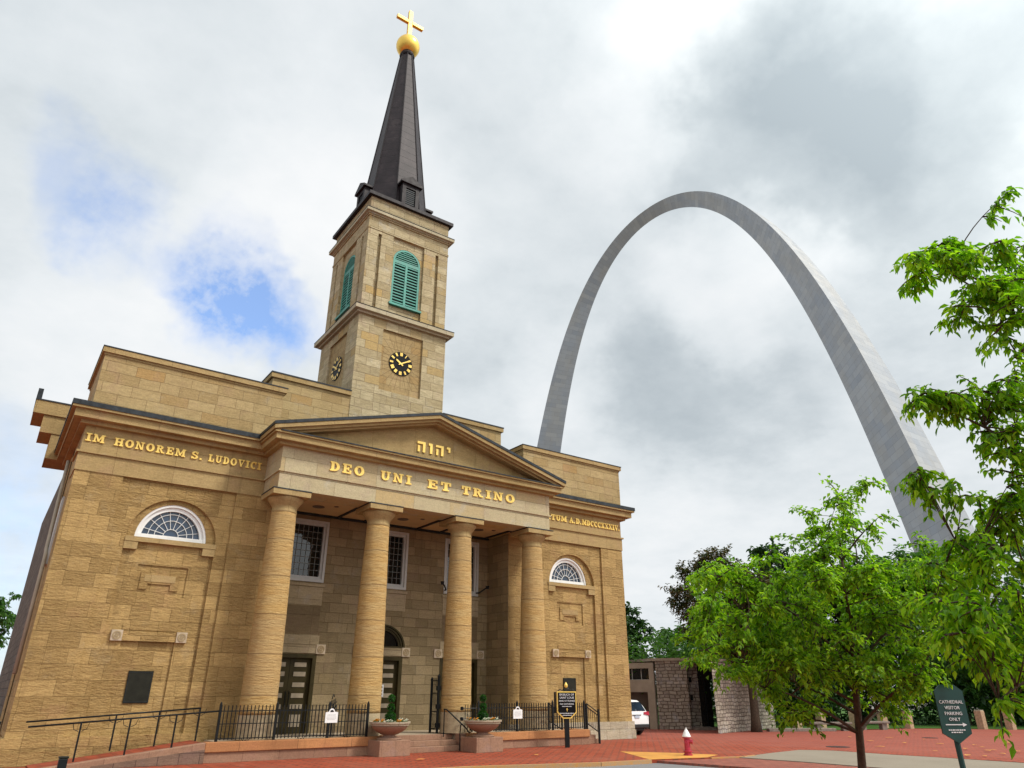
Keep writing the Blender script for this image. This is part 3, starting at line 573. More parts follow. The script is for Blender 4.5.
# --- portico: columns
proto = None
def column(x, y):
    global proto
    zb, zt = .29, 8.12
    prof = [(.64, .0), (.635, .02)]
    N = 60
    for i in range(N+1):
        f = i/N; z = .72+(7.44-.72)*f; r = .60-.155*f**1.25-.004
        prof.append((r, z))
    def jit(a, z): return .016*noise.noise(Vector((cos(a)*2+x, sin(a)*2, z*5.)))+.010*noise.noise(Vector((cos(a)*5+x, sin(a)*5, z*14.)))
    root = bpy.data.objects.new('column', None)
    mb = MB(); mb.lathe(prof[2:], (0, 0, 0), 40, jit=jit)
    sh = mb.build('column', 'column_stone', smooth=True); sh.parent = cath; sh.location = (x, y, zb-G)
    mb = MB(); mb.lathe([(.60, 0), (.60, .72)], (0, 0, 0), 40, cap=False); smooth_by_angle(mb.build('column_foot', 'column_foot_stone', local(sh)))
    mb = MB(); mb.lathe([(.44, 7.40), (.455, 7.43), (.455, 7.48), (.445, 7.50), (.445, 7.62), (.47, 7.66), (.545, 7.76), (.62, 7.86), (.645, 7.92), (.63, 7.96)], (0, 0, 0), 40); mb.build('capital', 'smooth_sandstone', sh, smooth=True)
    mb = MB(); mb.box(-.70, .70, -.70, .70, 7.96, 8.15); mb.build('abacus', 'smooth_sandstone', sh)
    mb = MB(); mb.box(-.715, .715, -.715, .715, 8.15, 8.19); mb.build('flashing', 'lead_flashing', sh)
for x in (-5.72, -1.93, 1.93, 5.72): column(x, -1.16)
# entablature of portico (beam U shape)
mb = MB(); wi = Wp-1.0
def ubeam(mb, o, z0, z1_):
    mb.box(-Wp-o, Wp+o, -pp-o, -pp+1.15, z0, z1_); mb.box(-Wp-o, -Wp+1.0, -pp+1.15, -.104, z0, z1_); mb.box(Wp-1.0, Wp+o, -pp+1.15, -.104, z0, z1_)
ubeam(mb, 0, z1-.015, z2-.07); ubeam(mb, .06, z2-.07, z2); part(mb, 'architrave', 'pale_frieze_stone')
mb = MB(); mb.box(-Wp, Wp, -pp, 0, z2, z3); part(mb, 'portico_frieze', 'pale_frieze_stone')
mb = MB(); mb.box(-4.62, 4.5, -pp-.004, -pp+.05, 9.30, 9.93); part(mb, 'inscription_panel', 'pale_frieze_stone')
mb = MB()
for o, a, b in ((.20, z3, z3+.12), (.42, z3+.12, z3+.34), (.5, z3+.34, z3+.40)): mb.box(-Wp-o, Wp+o, -pp-o, -.2, a, b)
cn = part(mb, 'portico_cornice', 'smooth_sandstone')
mb = MB(); mb.box(-Wp-.3, Wp+.3, -pp-.53, -pp+.1, z3+.40, z3+.44); mb.build('flashing', 'lead_flashing', cn, origin=cath.location)
# pediment
za = 12.63; hx = Wp+oc; zt0 = z3+.40
def rake(x, off): return za-off-(za-zc)*abs(x)/hx
mb = MB(); mb.prism([(-hx+.3, zt0), (0, rake(0, .3)), (hx-.3, zt0)], FXZ, -pp+.08, -.2); part(mb, 'tympanum', 'smooth_sandstone')
mb = MB()
for s in (-1, 1):
    for o, a, b in ((.30, .36, .44), (.44, .25, .36), (oc, .10, .25)):
        x1 = s*(Wp+o); mb.prism([(0, rake(0, a)), (x1, max(rake(x1, a), 0)), (x1, max(rake(x1, b), 0)), (0, rake(0, b))], FXZ, -pp-o, -.1)
rk = part(mb, 'raking_cornice', 'smooth_sandstone')
mb = MB()
for s in (-1, 1): mb.prism([(0, rake(0, -.02)), (s*(hx+.03), rake(hx, -.02)), (s*(hx+.03), rake(hx, .10)), (0, rake(0, .10))], FXZ, -pp-oc-.03, 1.7)
mb.build('flashing', 'lead_flashing', rk, origin=cath.location)
# portico return cornice (sides)
# --- inscriptions
for chars, a, b in (('DEO', -4.40, -3.02), ('UNI', -2.29, -.93), ('ET', -.16, .94), ('TRINO', 1.5, 4.25)):
    mb = MB(); lettering(mb, chars, a, b, 9.44, .36, -pp, .05, .3); part(mb, 'gilt_lettering', 'gold')
for chars, a, b in (('IM', -12.42, -11.86), ('HONOREM', -11.55, -9.24), ('S.', -9.02, -8.66), ('LUDOVICI', -8.42, -6.49)):
    mb = MB(); lettering(mb, chars, a, b, 9.52, .27, 0, .045, .22); part(mb, 'gilt_lettering', 'gold')
for chars, a, b in (('DICATUM', 6.62, 8.78), ('A.', 8.96, 9.31), ('D.', 9.39, 9.72), ('MDCCCXXXIV.', 9.80, 12.38)):
    mb = MB(); lettering(mb, chars, a, b, 9.52, .27, 0, .045, .16); part(mb, 'gilt_lettering', 'gold')
mb = MB(); lettering(mb, ['hey', 'vav', 'hey', 'yod'], -.70, .90, 10.95, .44, -pp+.08, .05, .38); part(mb, 'hebrew_lettering', 'gold')
# --- central attic block and tower
for s_ in (-1, 1):
    a, b = sorted((s_*2.44, s_*6.04)); mb = MB(); mb.box(a, b, 1.86, 3.2, zc-.3, 14.26); part(mb, 'attic_block', 'attic_sandstone')
    a, b = sorted((s_*2.44, s_*6.14)); mb = MB(); mb.box(a, b, 1.76, 3.3, 14.26, 14.46); cp = part(mb, 'attic_coping', 'smooth_sandstone')
    a, b = sorted((s_*2.44, s_*6.16)); mb = MB(); mb.box(a, b, 1.74, 3.32, 14.46, 14.52); mb.build('flashing', 'lead_flashing', cp, origin=cath.location)
TY, h1, h2 = 4.27, 2.44, 2.38
def ring(mb, h, z0, z1_): mb.box(-h, h, TY-h, TY+h, z0, z1_)
mb = MB()
# lower stage with sunk clock panels on the west and south faces: four walls
def face_fn(k):
    ca, sa = [(1, 0), (0, -1), (-1, 0), (0, 1)][k]
    return lambda u, v, d: (ca*u-sa*(d-0)*1 if False else (u*ca + d*sa), TY+(u*sa - d*ca)*1, v)
# k: 0 south (d outward = -y), 1 west, 2 north, 3 east
def FK(k):
    if k == 0: return lambda u, v, d: (u, TY-d, v)
    if k == 1: return lambda u, v, d: (-d, TY-u, v)
    if k == 2: return lambda u, v, d: (-u, TY+d, v)
    return lambda u, v, d: (d, TY+u, v)
def pbox(mb, k, u0, u1, v0, v1, d0, d1): mb.prism([(u0, v0), (u1, v0), (u1, v1), (u0, v1)], FK(k), d0, d1)
for k in range(4):
    e = h1 if k % 2 == 0 else h1-.3
    pbox(mb, k, -e, -1.1, 10.5, 18.69, h1-.3, h1); pbox(mb, k, 1.13, e, 10.5, 18.69, h1-.3, h1)
    pbox(mb, k, -1.1, 1.13, 18.2, 18.69, h1-.3, h1); pbox(mb, k, -1.1, 1.13, 10.5, 14.95, h1-.3, h1)
part(mb, 'tower_lower_stage', 'tower_sandstone')
for k in range(4):
    mb = MB(); pbox(mb, k, -1.15, 1.18, 14.9, 18.25, h1-.29, h1-.10); part(mb, 'clock_panel', 'attic_sandstone')
for k in range(2):
    mb = MB()
    for i in range(28):
        a = 2*pi*i/28+.05; cx, cz = .01, 16.6; r0 = .68; ca, sa = cos(a), sin(a)
        r1 = min(1.1/abs(ca) if abs(ca) > .01 else 9, 1.6/abs(sa) if abs(sa) > .01 else 9, 1.5); p = (-sa*.010, ca*.010)
        mb.prism([(cx+r0*ca+p[0], cz+r0*sa+p[1]), (cx+r1*ca+p[0], cz+r1*sa+p[1]), (cx+r1*ca-p[0], cz+r1*sa-p[1]), (cx+r0*ca-p[0], cz+r0*sa-p[1])], FK(k), h1-.13, h1-.098)
    part(mb, 'clock_surround', 'radial_joint')
ROMAN = {0: 3, 1: 1, 2: 2, 3: 3, 4: 3, 5: 2, 6: 3, 7: 3, 8: 4, 9: 2, 10: 2, 11: 2}
for k in range(2):
    cz = 16.6; mb = MB(); mb.prism(arc(0, cz, .635, 0, 2*pi, 40)[:-1], FK(k), h1-.11, h1-.06); cf = part(mb, 'clock_face', 'black_paint')
    for hh in range(12):
        a = pi/2-hh*pi/6; mb = MB(); ca, sa = cos(a), sin(a); n = ROMAN[hh]
        for j in range(n):
            off = (j-(n-1)/2)*.048; w_ = .019
            def PT(r, t): return (r*ca - t*sa, cz + r*sa + t*ca)
            mb.prism([PT(.42, off-w_), PT(.60, off-w_*1.15), PT(.60, off+w_*1.15), PT(.42, off+w_)], FK(k), h1-.062, h1-.045)
        mb.build('numeral', 'gold', cf, origin=cath.location)
    for ang, ln, wd_, dz in ((pi/2-radians(305), .34, .045, 0), (pi/2-radians(60), .52, .032, .012)):
        ca, sa = cos(ang), sin(ang); mb = MB(); P_ = lambda r, t: (r*ca-t*sa, cz+r*sa+t*ca)
        mb.prism([P_(-.14, -wd_*.8), P_(ln*.8, -wd_), P_(ln, 0), P_(ln*.8, wd_), P_(-.14, wd_*.8)], FK(k), h1-.05+dz, h1-.036+dz); mb.build('hand', 'gold', cf, origin=cath.location)
mb = MB(); ring(mb, h1+.14, 18.69, 18.80); ring(mb, h1+.32, 18.80, 19.01); lc = part(mb, 'tower_cornice', 'pale_cornice'); mb = MB(); ring(mb, h1+.33, 19.01, 19.05); mb.build('flashing', 'black_paint', lc, origin=cath.location)
# belfry stage: corner piers with slots, arched opening
mb = MB()
for k in range(4):
    e = h2 if k % 2 == 0 else h2-.32; zb, zt = 19.05, 23.84
    for s in (-1, 1):
        def bx(a, b, d1, v0=zb, v1=zt):
            u0, u1 = sorted((s*a, s*b)); pbox(mb, k, u0, u1, v0, v1, h2-.32, d1)
        bx(1.80, e, h2); bx(1.62, 1.80, h2-.16, zb, zt-.18); bx(1.62, 1.80, h2, zt-.18, zt); bx(.92, 1.62, h2)
    # arched panel
    r = .80; zs = 22.55
    pts = [(-.92, zb), (-.92, zt), (.92, zt), (.92, zb), (r, zb), (r, zs)]+arc(0, zs, r, 0, pi, 18)[1:-1]+[(-r, zs), (-r, zb)]
    mb.prism(pts, FK(k), h2-.32, h2-.12); pbox(mb, k, -r, r, zb, 19.74, h2-.32, h2-.121)
part(mb, 'belfry_stage', 'tower_sandstone')
mb = MB(); ring(mb, h2-.36, 19.0, 24.0); part(mb, 'belfry_core', 'black_paint')  # black box behind the louvres; shade of their gaps put into its colour
for k in (0, 1, 3):
    r = .79; zs = 22.55; mb = MB(); d0, d1 = h2-.30, h2-.13
    mb.band(arc(0, zs, r, 0, pi, 20), arc(0, zs, r-.1, 0, pi, 20), FK(k), d0, d1)
    for a, b in ((-r, -r+.1), (-.06, .06), (r-.1, r)): pbox(mb, k, a, b, 19.86, zs, d0, d1-.002)
    pbox(mb, k, -r+.1, r-.1, zs-.16, zs+.03, d0, d1-.004); pbox(mb, k, -r+.1, -.06, 19.86, 19.98, d0, d1-.006); pbox(mb, k, .06, r-.1, 19.86, 19.98, d0, d1-.006)
    sh = part(mb, 'belfry_shutter', 'teal_paint')
    mb = MB()
    for j in range(14):
        z = 20.04+j*.174
        for a, b in ((-r+.1, -.06), (.06, r-.1)):
            mb.prism([(a, z), (b, z), (b, z+.062), (a, z+.062)], FK(k), d1-.07, d1-.02)
    for j in range(5):
        z = zs+.09+j*.125; hw = sqrt(max(.0, (r-.1)**2-(z+.03-zs)**2)); mb.prism([(-hw, z), (hw, z), (hw, z+.045), (-hw, z+.045)], FK(k), d0+.05, d1-.02)
    mb.build('louvre', 'teal_paint', sh, origin=cath.location)
    mb = MB(); pbox(mb, k, -.93, .93, 19.75, 19.86, h2-.3, h2+.06); mb.build('sill', 'teal_paint', sh, origin=cath.location)
mb = MB(); ring(mb, h2+.03, 23.84, 23.96); ring(mb, h2, 23.96, 24.60); ring(mb, h2+.06, 24.60, 24.68); ring(mb, h2-.02, 24.96, 25.86); part(mb, 'belfry_entablature', 'tower_sandstone')
mb = MB(); ring(mb, h2+.12, 24.68, 24.76); ring(mb, h2+.25, 24.76, 24.92); uc = part(mb, 'belfry_cornice', 'pale_cornice'); mb = MB(); ring(mb, h2+.26, 24.92, 24.962); mb.build('flashing', 'black_paint', uc, origin=cath.location)
mb = MB(); ring(mb, h2+.18, 25.86, 26.06); part(mb, 'spire_eave', 'dark_slate')
# spire
a0 = pi/8
mb = MB(); mb.lathe([(1.98, 26.06), (1.86, 27.2), (.42, 39.75), (.42, 39.9)], (0, TY, 0), 8, a0); sp = part(mb, 'spire', 'spire_metal')
mb = MB()
for i in range(8):
    a = a0+i*pi/4; mb.tube([(1.98*cos(a), TY+1.98*sin(a), 26.06), (1.86*cos(a), TY+1.86*sin(a), 27.2), (.42*cos(a), TY+.42*sin(a), 39.75)], .045, 6)
mb.build('ridge', 'dark_slate', sp, origin=cath.location)
mb = MB(); mb.lathe([(.46, 39.7), (.50, 39.8), (.40, 40.1)], (0, TY, 0), 16); mb.build('neck', 'dark_slate', sp, origin=cath.location)
for k in range(4):
    mb = MB(); f = FK(k); d1 = 2.1
    for a, b in ((-.52, -.30), (.30, .52)): pbox(mb, k, a, b, 26.05, 27.85, .9, d1)
    pbox(mb, k, -.30, .30, 26.05, 26.4, .9, d1-.01); pbox(mb, k, -.30, .30, 27.6, 27.85, .9, d1-.01)
    mb.prism([(-.66, 27.85), (.66, 27.85), (.66, 27.97), (0, 28.38), (-.66, 27.97)], f, .8, d1+.12)
    dm = part(mb, 'spire_dormer', 'dark_slate')
    mb = MB()
    for j in range(9): z = 26.43+j*.13; mb.prism([(-.30, z), (.30, z), (.30, z+.07), (-.30, z+.07)], f, d1-.25, d1-.06)
    mb.build('louvre', 'lead_flashing', dm, origin=cath.location)
mb = MB(); mb.lathe([(.77*sin(pi*i/20)+.001, 40.72-.77*cos(pi*i/20)) for i in range(21)], (0, TY, 0), 32); part(mb, 'gilt_ball', 'gilt_ball', smooth=True)
mb = MB(); mb.box(-.14, .14, TY-.11, TY+.11, 41.45, 44.0); mb.box(-.96, -.14, TY-.108, TY+.108, 42.84, 43.10); mb.box(.14, .96, TY-.108, TY+.108, 42.84, 43.10); part(mb, 'cross', 'cross_gold', bevel=.015)

# ================================================================== PORCH TERRACE, STEPS, RAMP
ter = thing('porch_terrace', 'raised porch terrace with orange granite coping below the columns', 'terrace', (0, -1, G))
PL, PR = -7.42, 8.0; fz = .27; yf = -2.05; SL, SR = -.95, 1.66
mb = MB(); mb.box(PL, SL, yf+.06, 0 if False else -.11, G-.2, fz-.26); mb.box(SR, PR, yf+.06, -.11, G-.2, fz-.26); mb.box(SL, SR, -1.12, -.11, G-.2, fz-.26); mb.box(-xr, xr, -.11, yd, G-.2, fz-.26); part(mb, 'retaining_wall', 'pink_granite', ter)
mb = MB(); mb.box(PL+.42, SL-.0, yf+.42, -.11, fz-.26, fz-.004); mb.box(SR, PR-.42, yf+.42, -.11, fz-.26, fz-.004); mb.box(SL, SR, -1.08, -.11, fz-.26, fz-.004); mb.box(-xr, xr, -.108, yd, fz-.26, fz-.004); part(mb, 'terrace_paving', 'porch_paving', ter)
mb = MB(); mb.box(PL, SL-.25, yf, yf+.42, fz-.26, fz+.02); mb.box(SR+.25, PR, yf, yf+.42, fz-.26, fz+.02); mb.box(PR-.42, PR, yf+.42, -.11, fz-.26, fz+.02); part(mb, 'coping', 'orange_granite', ter, bevel=.02)
stp = thing('stone_steps', 'three pink granite steps between the two planter blocks', 'steps', (.35, -1.6, G))
mb = MB()
for i, (y0, z) in enumerate(((-2.0, G+.18), (-1.7, G+.36), (-1.4, fz-.01))): mb.box(SL+.0, SR, y0, -1.08-.002*i, G-.1 if i == 0 else G+.18*i-.0, z)
mb.build('tread', 'pink_granite', stp, bevel=.015)
mb = MB(); mb.box(SL-.25, SL, -2.0, -1.0, G, fz+.02); mb.box(SR, SR+.25, -2.0, -1.0, G, fz+.02); mb.build('cheek_wall', 'pink_granite', stp, bevel=.01)
ss = thing('stone_steps', 'short flight of steps at the right end of the terrace beside its iron handrail', 'steps', (8.3, -1.2, G))
mb = MB()
for i in range(3): mb.box(PR, PR+.85-.27*i, -1.75, -.12, G+.17*i-.05*(i == 0), G+.17*(i+1)); mb.build('tread', 'pink_granite', ss, bevel=.01) if i == 2 else None
rmp = thing('access_ramp', 'sloping red brick access ramp with pink granite kerb along left wing', 'ramp', (-9.6, -1.2, G))
mb = MB(); mb.prism([(PL, fz-.0), (-11.8, G+.04), (-11.8, G-.2), (PL, G-.2)], FXZ, -1.72, -.12); mb.build('ramp_surface', 'brick_paving', rmp)
mb = MB(); mb.prism([(PL, fz+.015), (-11.8, G+.05), (-11.8, G-.2), (PL, G-.2)], FXZ, yf, -1.722); mb.build('ramp_kerb', 'pink_granite', rmp, bevel=.02)
mb = MB(); mb.prism([(PL, fz-.17), (-10.4, -.21), (-10.4, G-.2), (PL, G-.2)], FXZ, yf-.012, yf+.1); mb.build('kerb_lower_wall', 'ramp_side', rmp)

# ================================================================== IRON RAILINGS
def picket_run(mb, a, b, y, z0, z1_, step=.115):
    n = int(abs(b-a)/step)
    for i in range(1, n): x = a+(b-a)*i/n; mb.box(x-.013, x+.013, y-.013, y+.013, z0, z1_)
def fence(posts, y, label):
    f = thing('iron_railing', label, 'railing', (sum(posts)/len(posts), y, fz), group='iron railings along the terrace edge')
    for x in posts: mb = MB(); mb.box(x-.036, x+.036, y-.036, y+.036, fz+.01, fz+1.06); mb.lathe([(.035, 0), (.035, .03), (.01, .08)], (x, y, fz+1.06), 8); mb.build('post', 'black_iron', f)
    for a, b in zip(posts[:-1], posts[1:]):
        mb = MB(); mb.box(a+.03, b-.03, y-.012, y+.012, fz+.86, fz+.89); mb.box(a+.03, b-.03, y-.012, y+.012, fz+.50, fz+.525); mb.box(a+.03, b-.03, y-.012, y+.012, fz+.09, fz+.115)
        picket_run(mb, a, b, y+.0005, fz+.06, fz+1.04); xm = (a+b)/2
        mb.tube([(xm-.14, y-.015, fz+.10), (xm-.06, y-.015, fz+.0), (xm, y-.015, fz+.05), (xm+.06, y-.015, fz+.0), (xm+.14, y-.015, fz+.10)], .012, 5); mb.build('railing_panel', 'black_iron', f)
    return f
fence([-7.1, -5.32, -3.52, -2.1], yf+.16, 'black iron railing on orange coping left of the steps, in front of dark doors')
rf_ = fence([2.5, 4.34, 6.15, 7.86], yf+.16, 'black iron railing on coping right of the steps, behind the church history sign')
for z in (.87, .51): mb = MB(); mb.tube([(2.5, yf+.16, fz+z), (1.78, yf+.16, fz+z)], .016, 6); mb.lathe([(.01, -.07), (.06, -.05), (.06, .05), (.01, .07)], (1.76, yf+.16, fz+z), 8); mb.build('end_bar', 'black_iron', rf_)
mb = MB(); [mb.box(1.9+q*.115, 1.92+q*.115, yf+.151, yf+.169, fz+.06, fz+1.0) for q in range(5)]; mb.build('railing_panel', 'black_iron', rf_)
# ramp hand rails (near and far)
def rail(name, label, xs, y, posts, dz, gpr='ramp handrails'):
    h = thing(name, label, 'handrail', ((xs[0]+xs[1])/2, y, .0), group=gpr)
    zl = lambda x: .85+dz+.068*(x+12.1)
    mb = MB(); mb.tube([(xs[0], y, zl(xs[0])), (xs[1], y, zl(xs[1]))], .024, 8); mb.build('rail', 'black_iron', h, smooth=True)
    for x in posts:
        mb = MB(); mb.box(x-.022, x+.022, y-.022, y+.022, max(G, zl(x)-.98), zl(x)); mb.tube([(x+.20, y, zl(x)-.02), (x+.16, y, zl(x)-.16), (x+.04, y, zl(x)-.22)], .010, 5); mb.tube([(x-.20, y, zl(x)-.03), (x-.16, y, zl(x)-.17), (x-.04, y, zl(x)-.22)], .010, 5); mb.build('post', 'black_iron', h)
rail('ramp_handrail', 'black iron ramp handrail on the granite kerb, nearer the viewer, joining the railing', (-12.1, -7.1), yf+.16, (-10.84, -9.59, -8.35), -.04)
rail('ramp_handrail', 'black iron ramp handrail close to the left wing wall, behind the other ramp rail', (-12.1, -7.4), -.7, (-9.81, -8.61, -7.42), .05)
h = thing('gate', 'black iron gate leaf folded open against third column', 'gate', (1.25, -.7, fz))
for (a, b) in (((1.22, -1.0), (1.30, -.32)),):
    d = Vector((b[0]-a[0], b[1]-a[1], 0)); mb = MB()
    for q in (0, 1): mb.tube([(a[0]+d.x*q, a[1]+d.y*q, fz), (a[0]+d.x*q, a[1]+d.y*q, fz+1.95-.1*q)], .05, 8); mb.lathe([(.055, 0), (.06, .06), (.012, .14)], (a[0]+d.x*q, a[1]+d.y*q, fz+1.95-.1*q), 8)
    mb.build('stile', 'black_iron', h)
    mb = MB()
    for z in (.15, .75, 1.4, 1.85): mb.tube([(a[0], a[1], fz+z), (b[0], b[1], fz+z)], .022, 6)
    for i in range(1, 6): x = a[0]+d.x*i/6; y = a[1]+d.y*i/6; mb.tube([(x, y, fz+.1), (x, y, fz+1.95)], .012, 5)
    for z in (.2, .85, 1.5): mb.box(a[0]-.08, a[0]+.08, a[1]-.07, a[1]+.05, fz+z, fz+z+.16)
    mb.build('gate_grille', 'black_iron', h)
h = thing('handrail', 'slanting black iron handrail with scrolled foot beside the right planter block', 'handrail', (1.8, -2.0, G))
mb = MB(); mb.tube([(1.22, -1.45, fz+.84), (1.30, -1.52, fz+.84), (1.72, -2.3, fz+.20), (1.78, -2.42, fz+.05), (1.84, -2.5, fz+.10), (1.80, -2.44, fz+.2)], .026, 8); mb.build('rail', 'black_iron', h, smooth=True)
mb = MB(); mb.tube([(1.60, -2.1, fz+.34), (1.58, -2.08, fz+.0), (1.60, -2.08, G)], .02, 6); mb.tube([(1.24, -1.47, fz+.84), (1.24, -1.47, fz-.1)], .02, 6); mb.build('post', 'black_iron', h)
h = thing('handrail', 'slanting black iron handrail behind white notice, left of second column', 'handrail', (-3.0, -1.2, fz))
mb = MB(); mb.tube([(-3.55, -1.95, fz+.25), (-2.95, -1.0, fz+.98)], .026, 8); mb.tube([(-3.4, -1.75, fz+1.22), (-3.34, -1.7, fz+1.36), (-3.28, -1.65, fz+1.28)], .016, 6); mb.build('rail', 'black_iron', h, smooth=True)
mb = MB()
for i in range(4): x = -3.4+i*.13; mb.tube([(x, -1.72+i*.2, fz), (x, -1.72+i*.2, fz+1.16+.02*i)], .014, 5)
mb.tube([(-3.42, -1.72, fz+1.0), (-2.95, -1.1, fz+1.12)], .016, 5); mb.build('post', 'black_iron', h)
h = thing('handrail', 'black iron stair rail at the right end of the terrace beside stained corner', 'handrail', (8.4, -1.9, G))
for x, zb_, zt_ in ((7.99, fz, fz+1.0), (8.66, G, fz+.78)): mb = MB(); mb.box(x-.035, x+.035, yf+.12, yf+.19, zb_, zt_); mb.build('post', 'black_iron', h)
mb = MB()
for o in (1.0, .88, .24): mb.tube([(8.0, yf+.155, fz+o), (8.66, yf+.155, fz+o-.36)], .022, 6)
for i in range(1, 6): x = 8.0+.66*i/6; mb.tube([(x, yf+.155, fz+.24-.36*i/6), (x, yf+.155, fz+.88-.36*i/6)], .012, 5)
mb.build('stair_panel', 'black_iron', h)
h = thing('handrail', 'black iron stair rail with scrolls just left of the church history sign post', 'handrail', (6.6, -1.6, fz))
for x, y in ((6.25, -1.5), (6.95, -1.5)): mb = MB(); mb.box(x-.03, x+.03, y-.03, y+.03, fz, fz+1.05-.3*(x > 6.5)); mb.build('post', 'black_iron', h)
mb = MB(); [mb.tube([(6.25, -1.5, fz+o), (6.95, -1.5, fz+o-.33)], .02, 6) for o in (1.0, .35)]; [mb.tube([(6.25+.7*i/5, -1.5, fz+.35-.33*i/5), (6.25+.7*i/5, -1.5, fz+1.0-.33*i/5)], .011, 5) for i in range(1, 5)]; mb.build('stair_panel', 'black_iron', h)

# ================================================================== PLANTERS
def planter(x, y, side):
    w_ = .58; d = .55
    pd = thing('planter_block', 'pink granite block under the %s urn planter' % side, 'pedestal', (x, y, G), group='granite planter blocks beside the steps')
    mb = MB(); mb.box(x-w_, x+w_, y-.2, y+1.0 if False else y+.9, G-.05, .205); o = mb.build('block', 'pink_granite', pd, bevel=.02)
    yc = y+.3; z0 = .207
    u = thing('urn_planter', 'shallow terracotta pink urn planter on granite block %s of the steps' % side, 'planter', (x, yc, z0), group='urn planters beside the steps')
    mb = MB(); mb.lathe([(.42, 0), (.42, .04), (.34, .07), (.22, .10), (.20, .14), (.30, .17), (.5, .28), (.60, .38), (.62, .43)], (x, yc, z0), 36); mb.build('bowl', 'pink_granite', u, smooth=True)
    mb = MB(); mb.lathe([(.60, .43), (.66, .44), (.66, .49), (.70, .50), (.71, .56), (.64, .56), (.62, .52)], (x, yc, z0), 36, cap=False); smooth_by_angle(mb.build('rim', 'base_stone', u))
    mb = MB(); mb.lathe([(.62, .49), (.62, .51)], (x, yc, z0), 24); mb.build('soil', 'soil', u)
    tp = thing('topiary_plant', 'clipped three ball green topiary in the %s urn' % side, 'topiary', (x, yc, z0+.51), group='topiary plants in the urns')
    mb = MB(); mb.tube([(x, yc, z0+.5), (x, yc, z0+1.45)], .018, 6); mb.build('stem', 'bark', tp)
    for zz_, r in ((.70, .165), (1.01, .105), (1.29, .10)):
        L = []
        for i in range(int(2600*r*r*7)):
            dv = Vector((random.gauss(0, 1), random.gauss(0, 1), random.gauss(0, 1))).normalized(); L.append((Vector((x, yc, z0+zz_))+dv*r*random.uniform(.75, 1.0), dv+Vector((random.uniform(-.6, .6), random.uniform(-.6, .6), random.uniform(-.3, .6))), .06))
        mb = MB(); mb.lathe([(r*.86*sin(pi*q/10)+.001, -r*.86*cos(pi*q/10)) for q in range(11)], (x, yc, z0+zz_), 14); core = mb.build('ball_core', 'topiary_core', tp, smooth=True)
        leaves_obj('leaf_ball', L, 'leaf_topiary', tp, wid=.8)
    for i, (a, r, mt, cl) in enumerate(((3.6, .5, 'flower_orange', 'orange'), (4.2, .48, 'flower_white', 'white'), (5.0, .46, 'flower_orange', 'orange'), (5.6, .5, 'flower_white', 'white'), (.4, .5, 'flower_white', 'white'), (2.4, .5, 'flower_orange', 'orange'))):
        p = Vector((x+r*cos(a), yc+r*sin(a), z0+.51)); fl_ = thing('pansy', '%s pansy clump in the %s urn' % (cl, side), 'flower', p, group='%s pansies in the %s urn' % (cl, side))
        mb = MB()
        for k in range(7):
            c = p+Vector((random.uniform(-.08, .08), random.uniform(-.08, .08), .05+random.uniform(0, .06)))
            tl = random.uniform(0, 6)
            mb.prism([(c.x+.038*cos(q*pi/3+tl), c.y+.038*sin(q*pi/3+tl)) for q in range(6)], lambda u_, v_, d_, c=c: (u_, v_, d_+(u_-c.x)*.5-(v_-c.y)*.8), c.z, c.z+.012)
        mb.build('blossom', mt, fl_)
        L = [(p+Vector((random.uniform(-.1, .1), random.uniform(-.1, .1), random.uniform(0, .05))), Vector((random.uniform(-1, 1), random.uniform(-1, 1), .5)), .07) for _ in range(22)]
        leaves_obj('foliage', L, 'leaf_mid', fl_, wid=.5)

def leaves_obj(name, L, mat, parent=None, wid=.42, fold=.18, origin=None):
    """L: (position, direction, length) -> one mesh of small folded leaves"""
    V = []; F = []
    o0 = WORLD.get(parent.name, Vector((0, 0, 0))) if parent is not None else Vector((0, 0, 0))
    for p, d, ln in L:
        d = Vector(d)
        if d.length < 1e-5: d = Vector((1, 0, 0))
        d = d.normalized(); s = d.cross(Vector((random.uniform(-.45, .45), random.uniform(-.45, .45), 1)))
        if s.length < 1e-3: s = Vector((1, 0, 0))
        s.normalize(); n = s.cross(d); w_ = ln*wid; b = len(V); p = p-o0
        V += [tuple(p), tuple(p+d*ln*.38+s*w_*.5+n*w_*fold), tuple(p+d*ln*.40-n*w_*.05), tuple(p+d*ln*.38-s*w_*.5+n*w_*fold), tuple(p+d*ln-n*ln*.12+Vector((0, 0, -ln*.08))),
              tuple(p+d*ln*.72+s*w_*.28+n*w_*fold*.4), tuple(p+d*ln*.72-s*w_*.28+n*w_*fold*.4)]
        F += [(b, b+1, b+2), (b, b+2, b+3), (b+2, b+1, b+5), (b+2, b+5, b+4), (b+2, b+4, b+6), (b+2, b+6, b+3)]
    me = bpy.data.meshes.new(name); me.from_pydata(V, [], F); me.materials.append(MATS[mat])
    o = bpy.data.objects.new(name, me); COL.objects.link(o)
    if parent is not None: o.parent = parent
    WORLD[o.name] = o0
    return o
planter(-1.5, -2.75, 'left'); planter(2.15, -3.05, 'right')

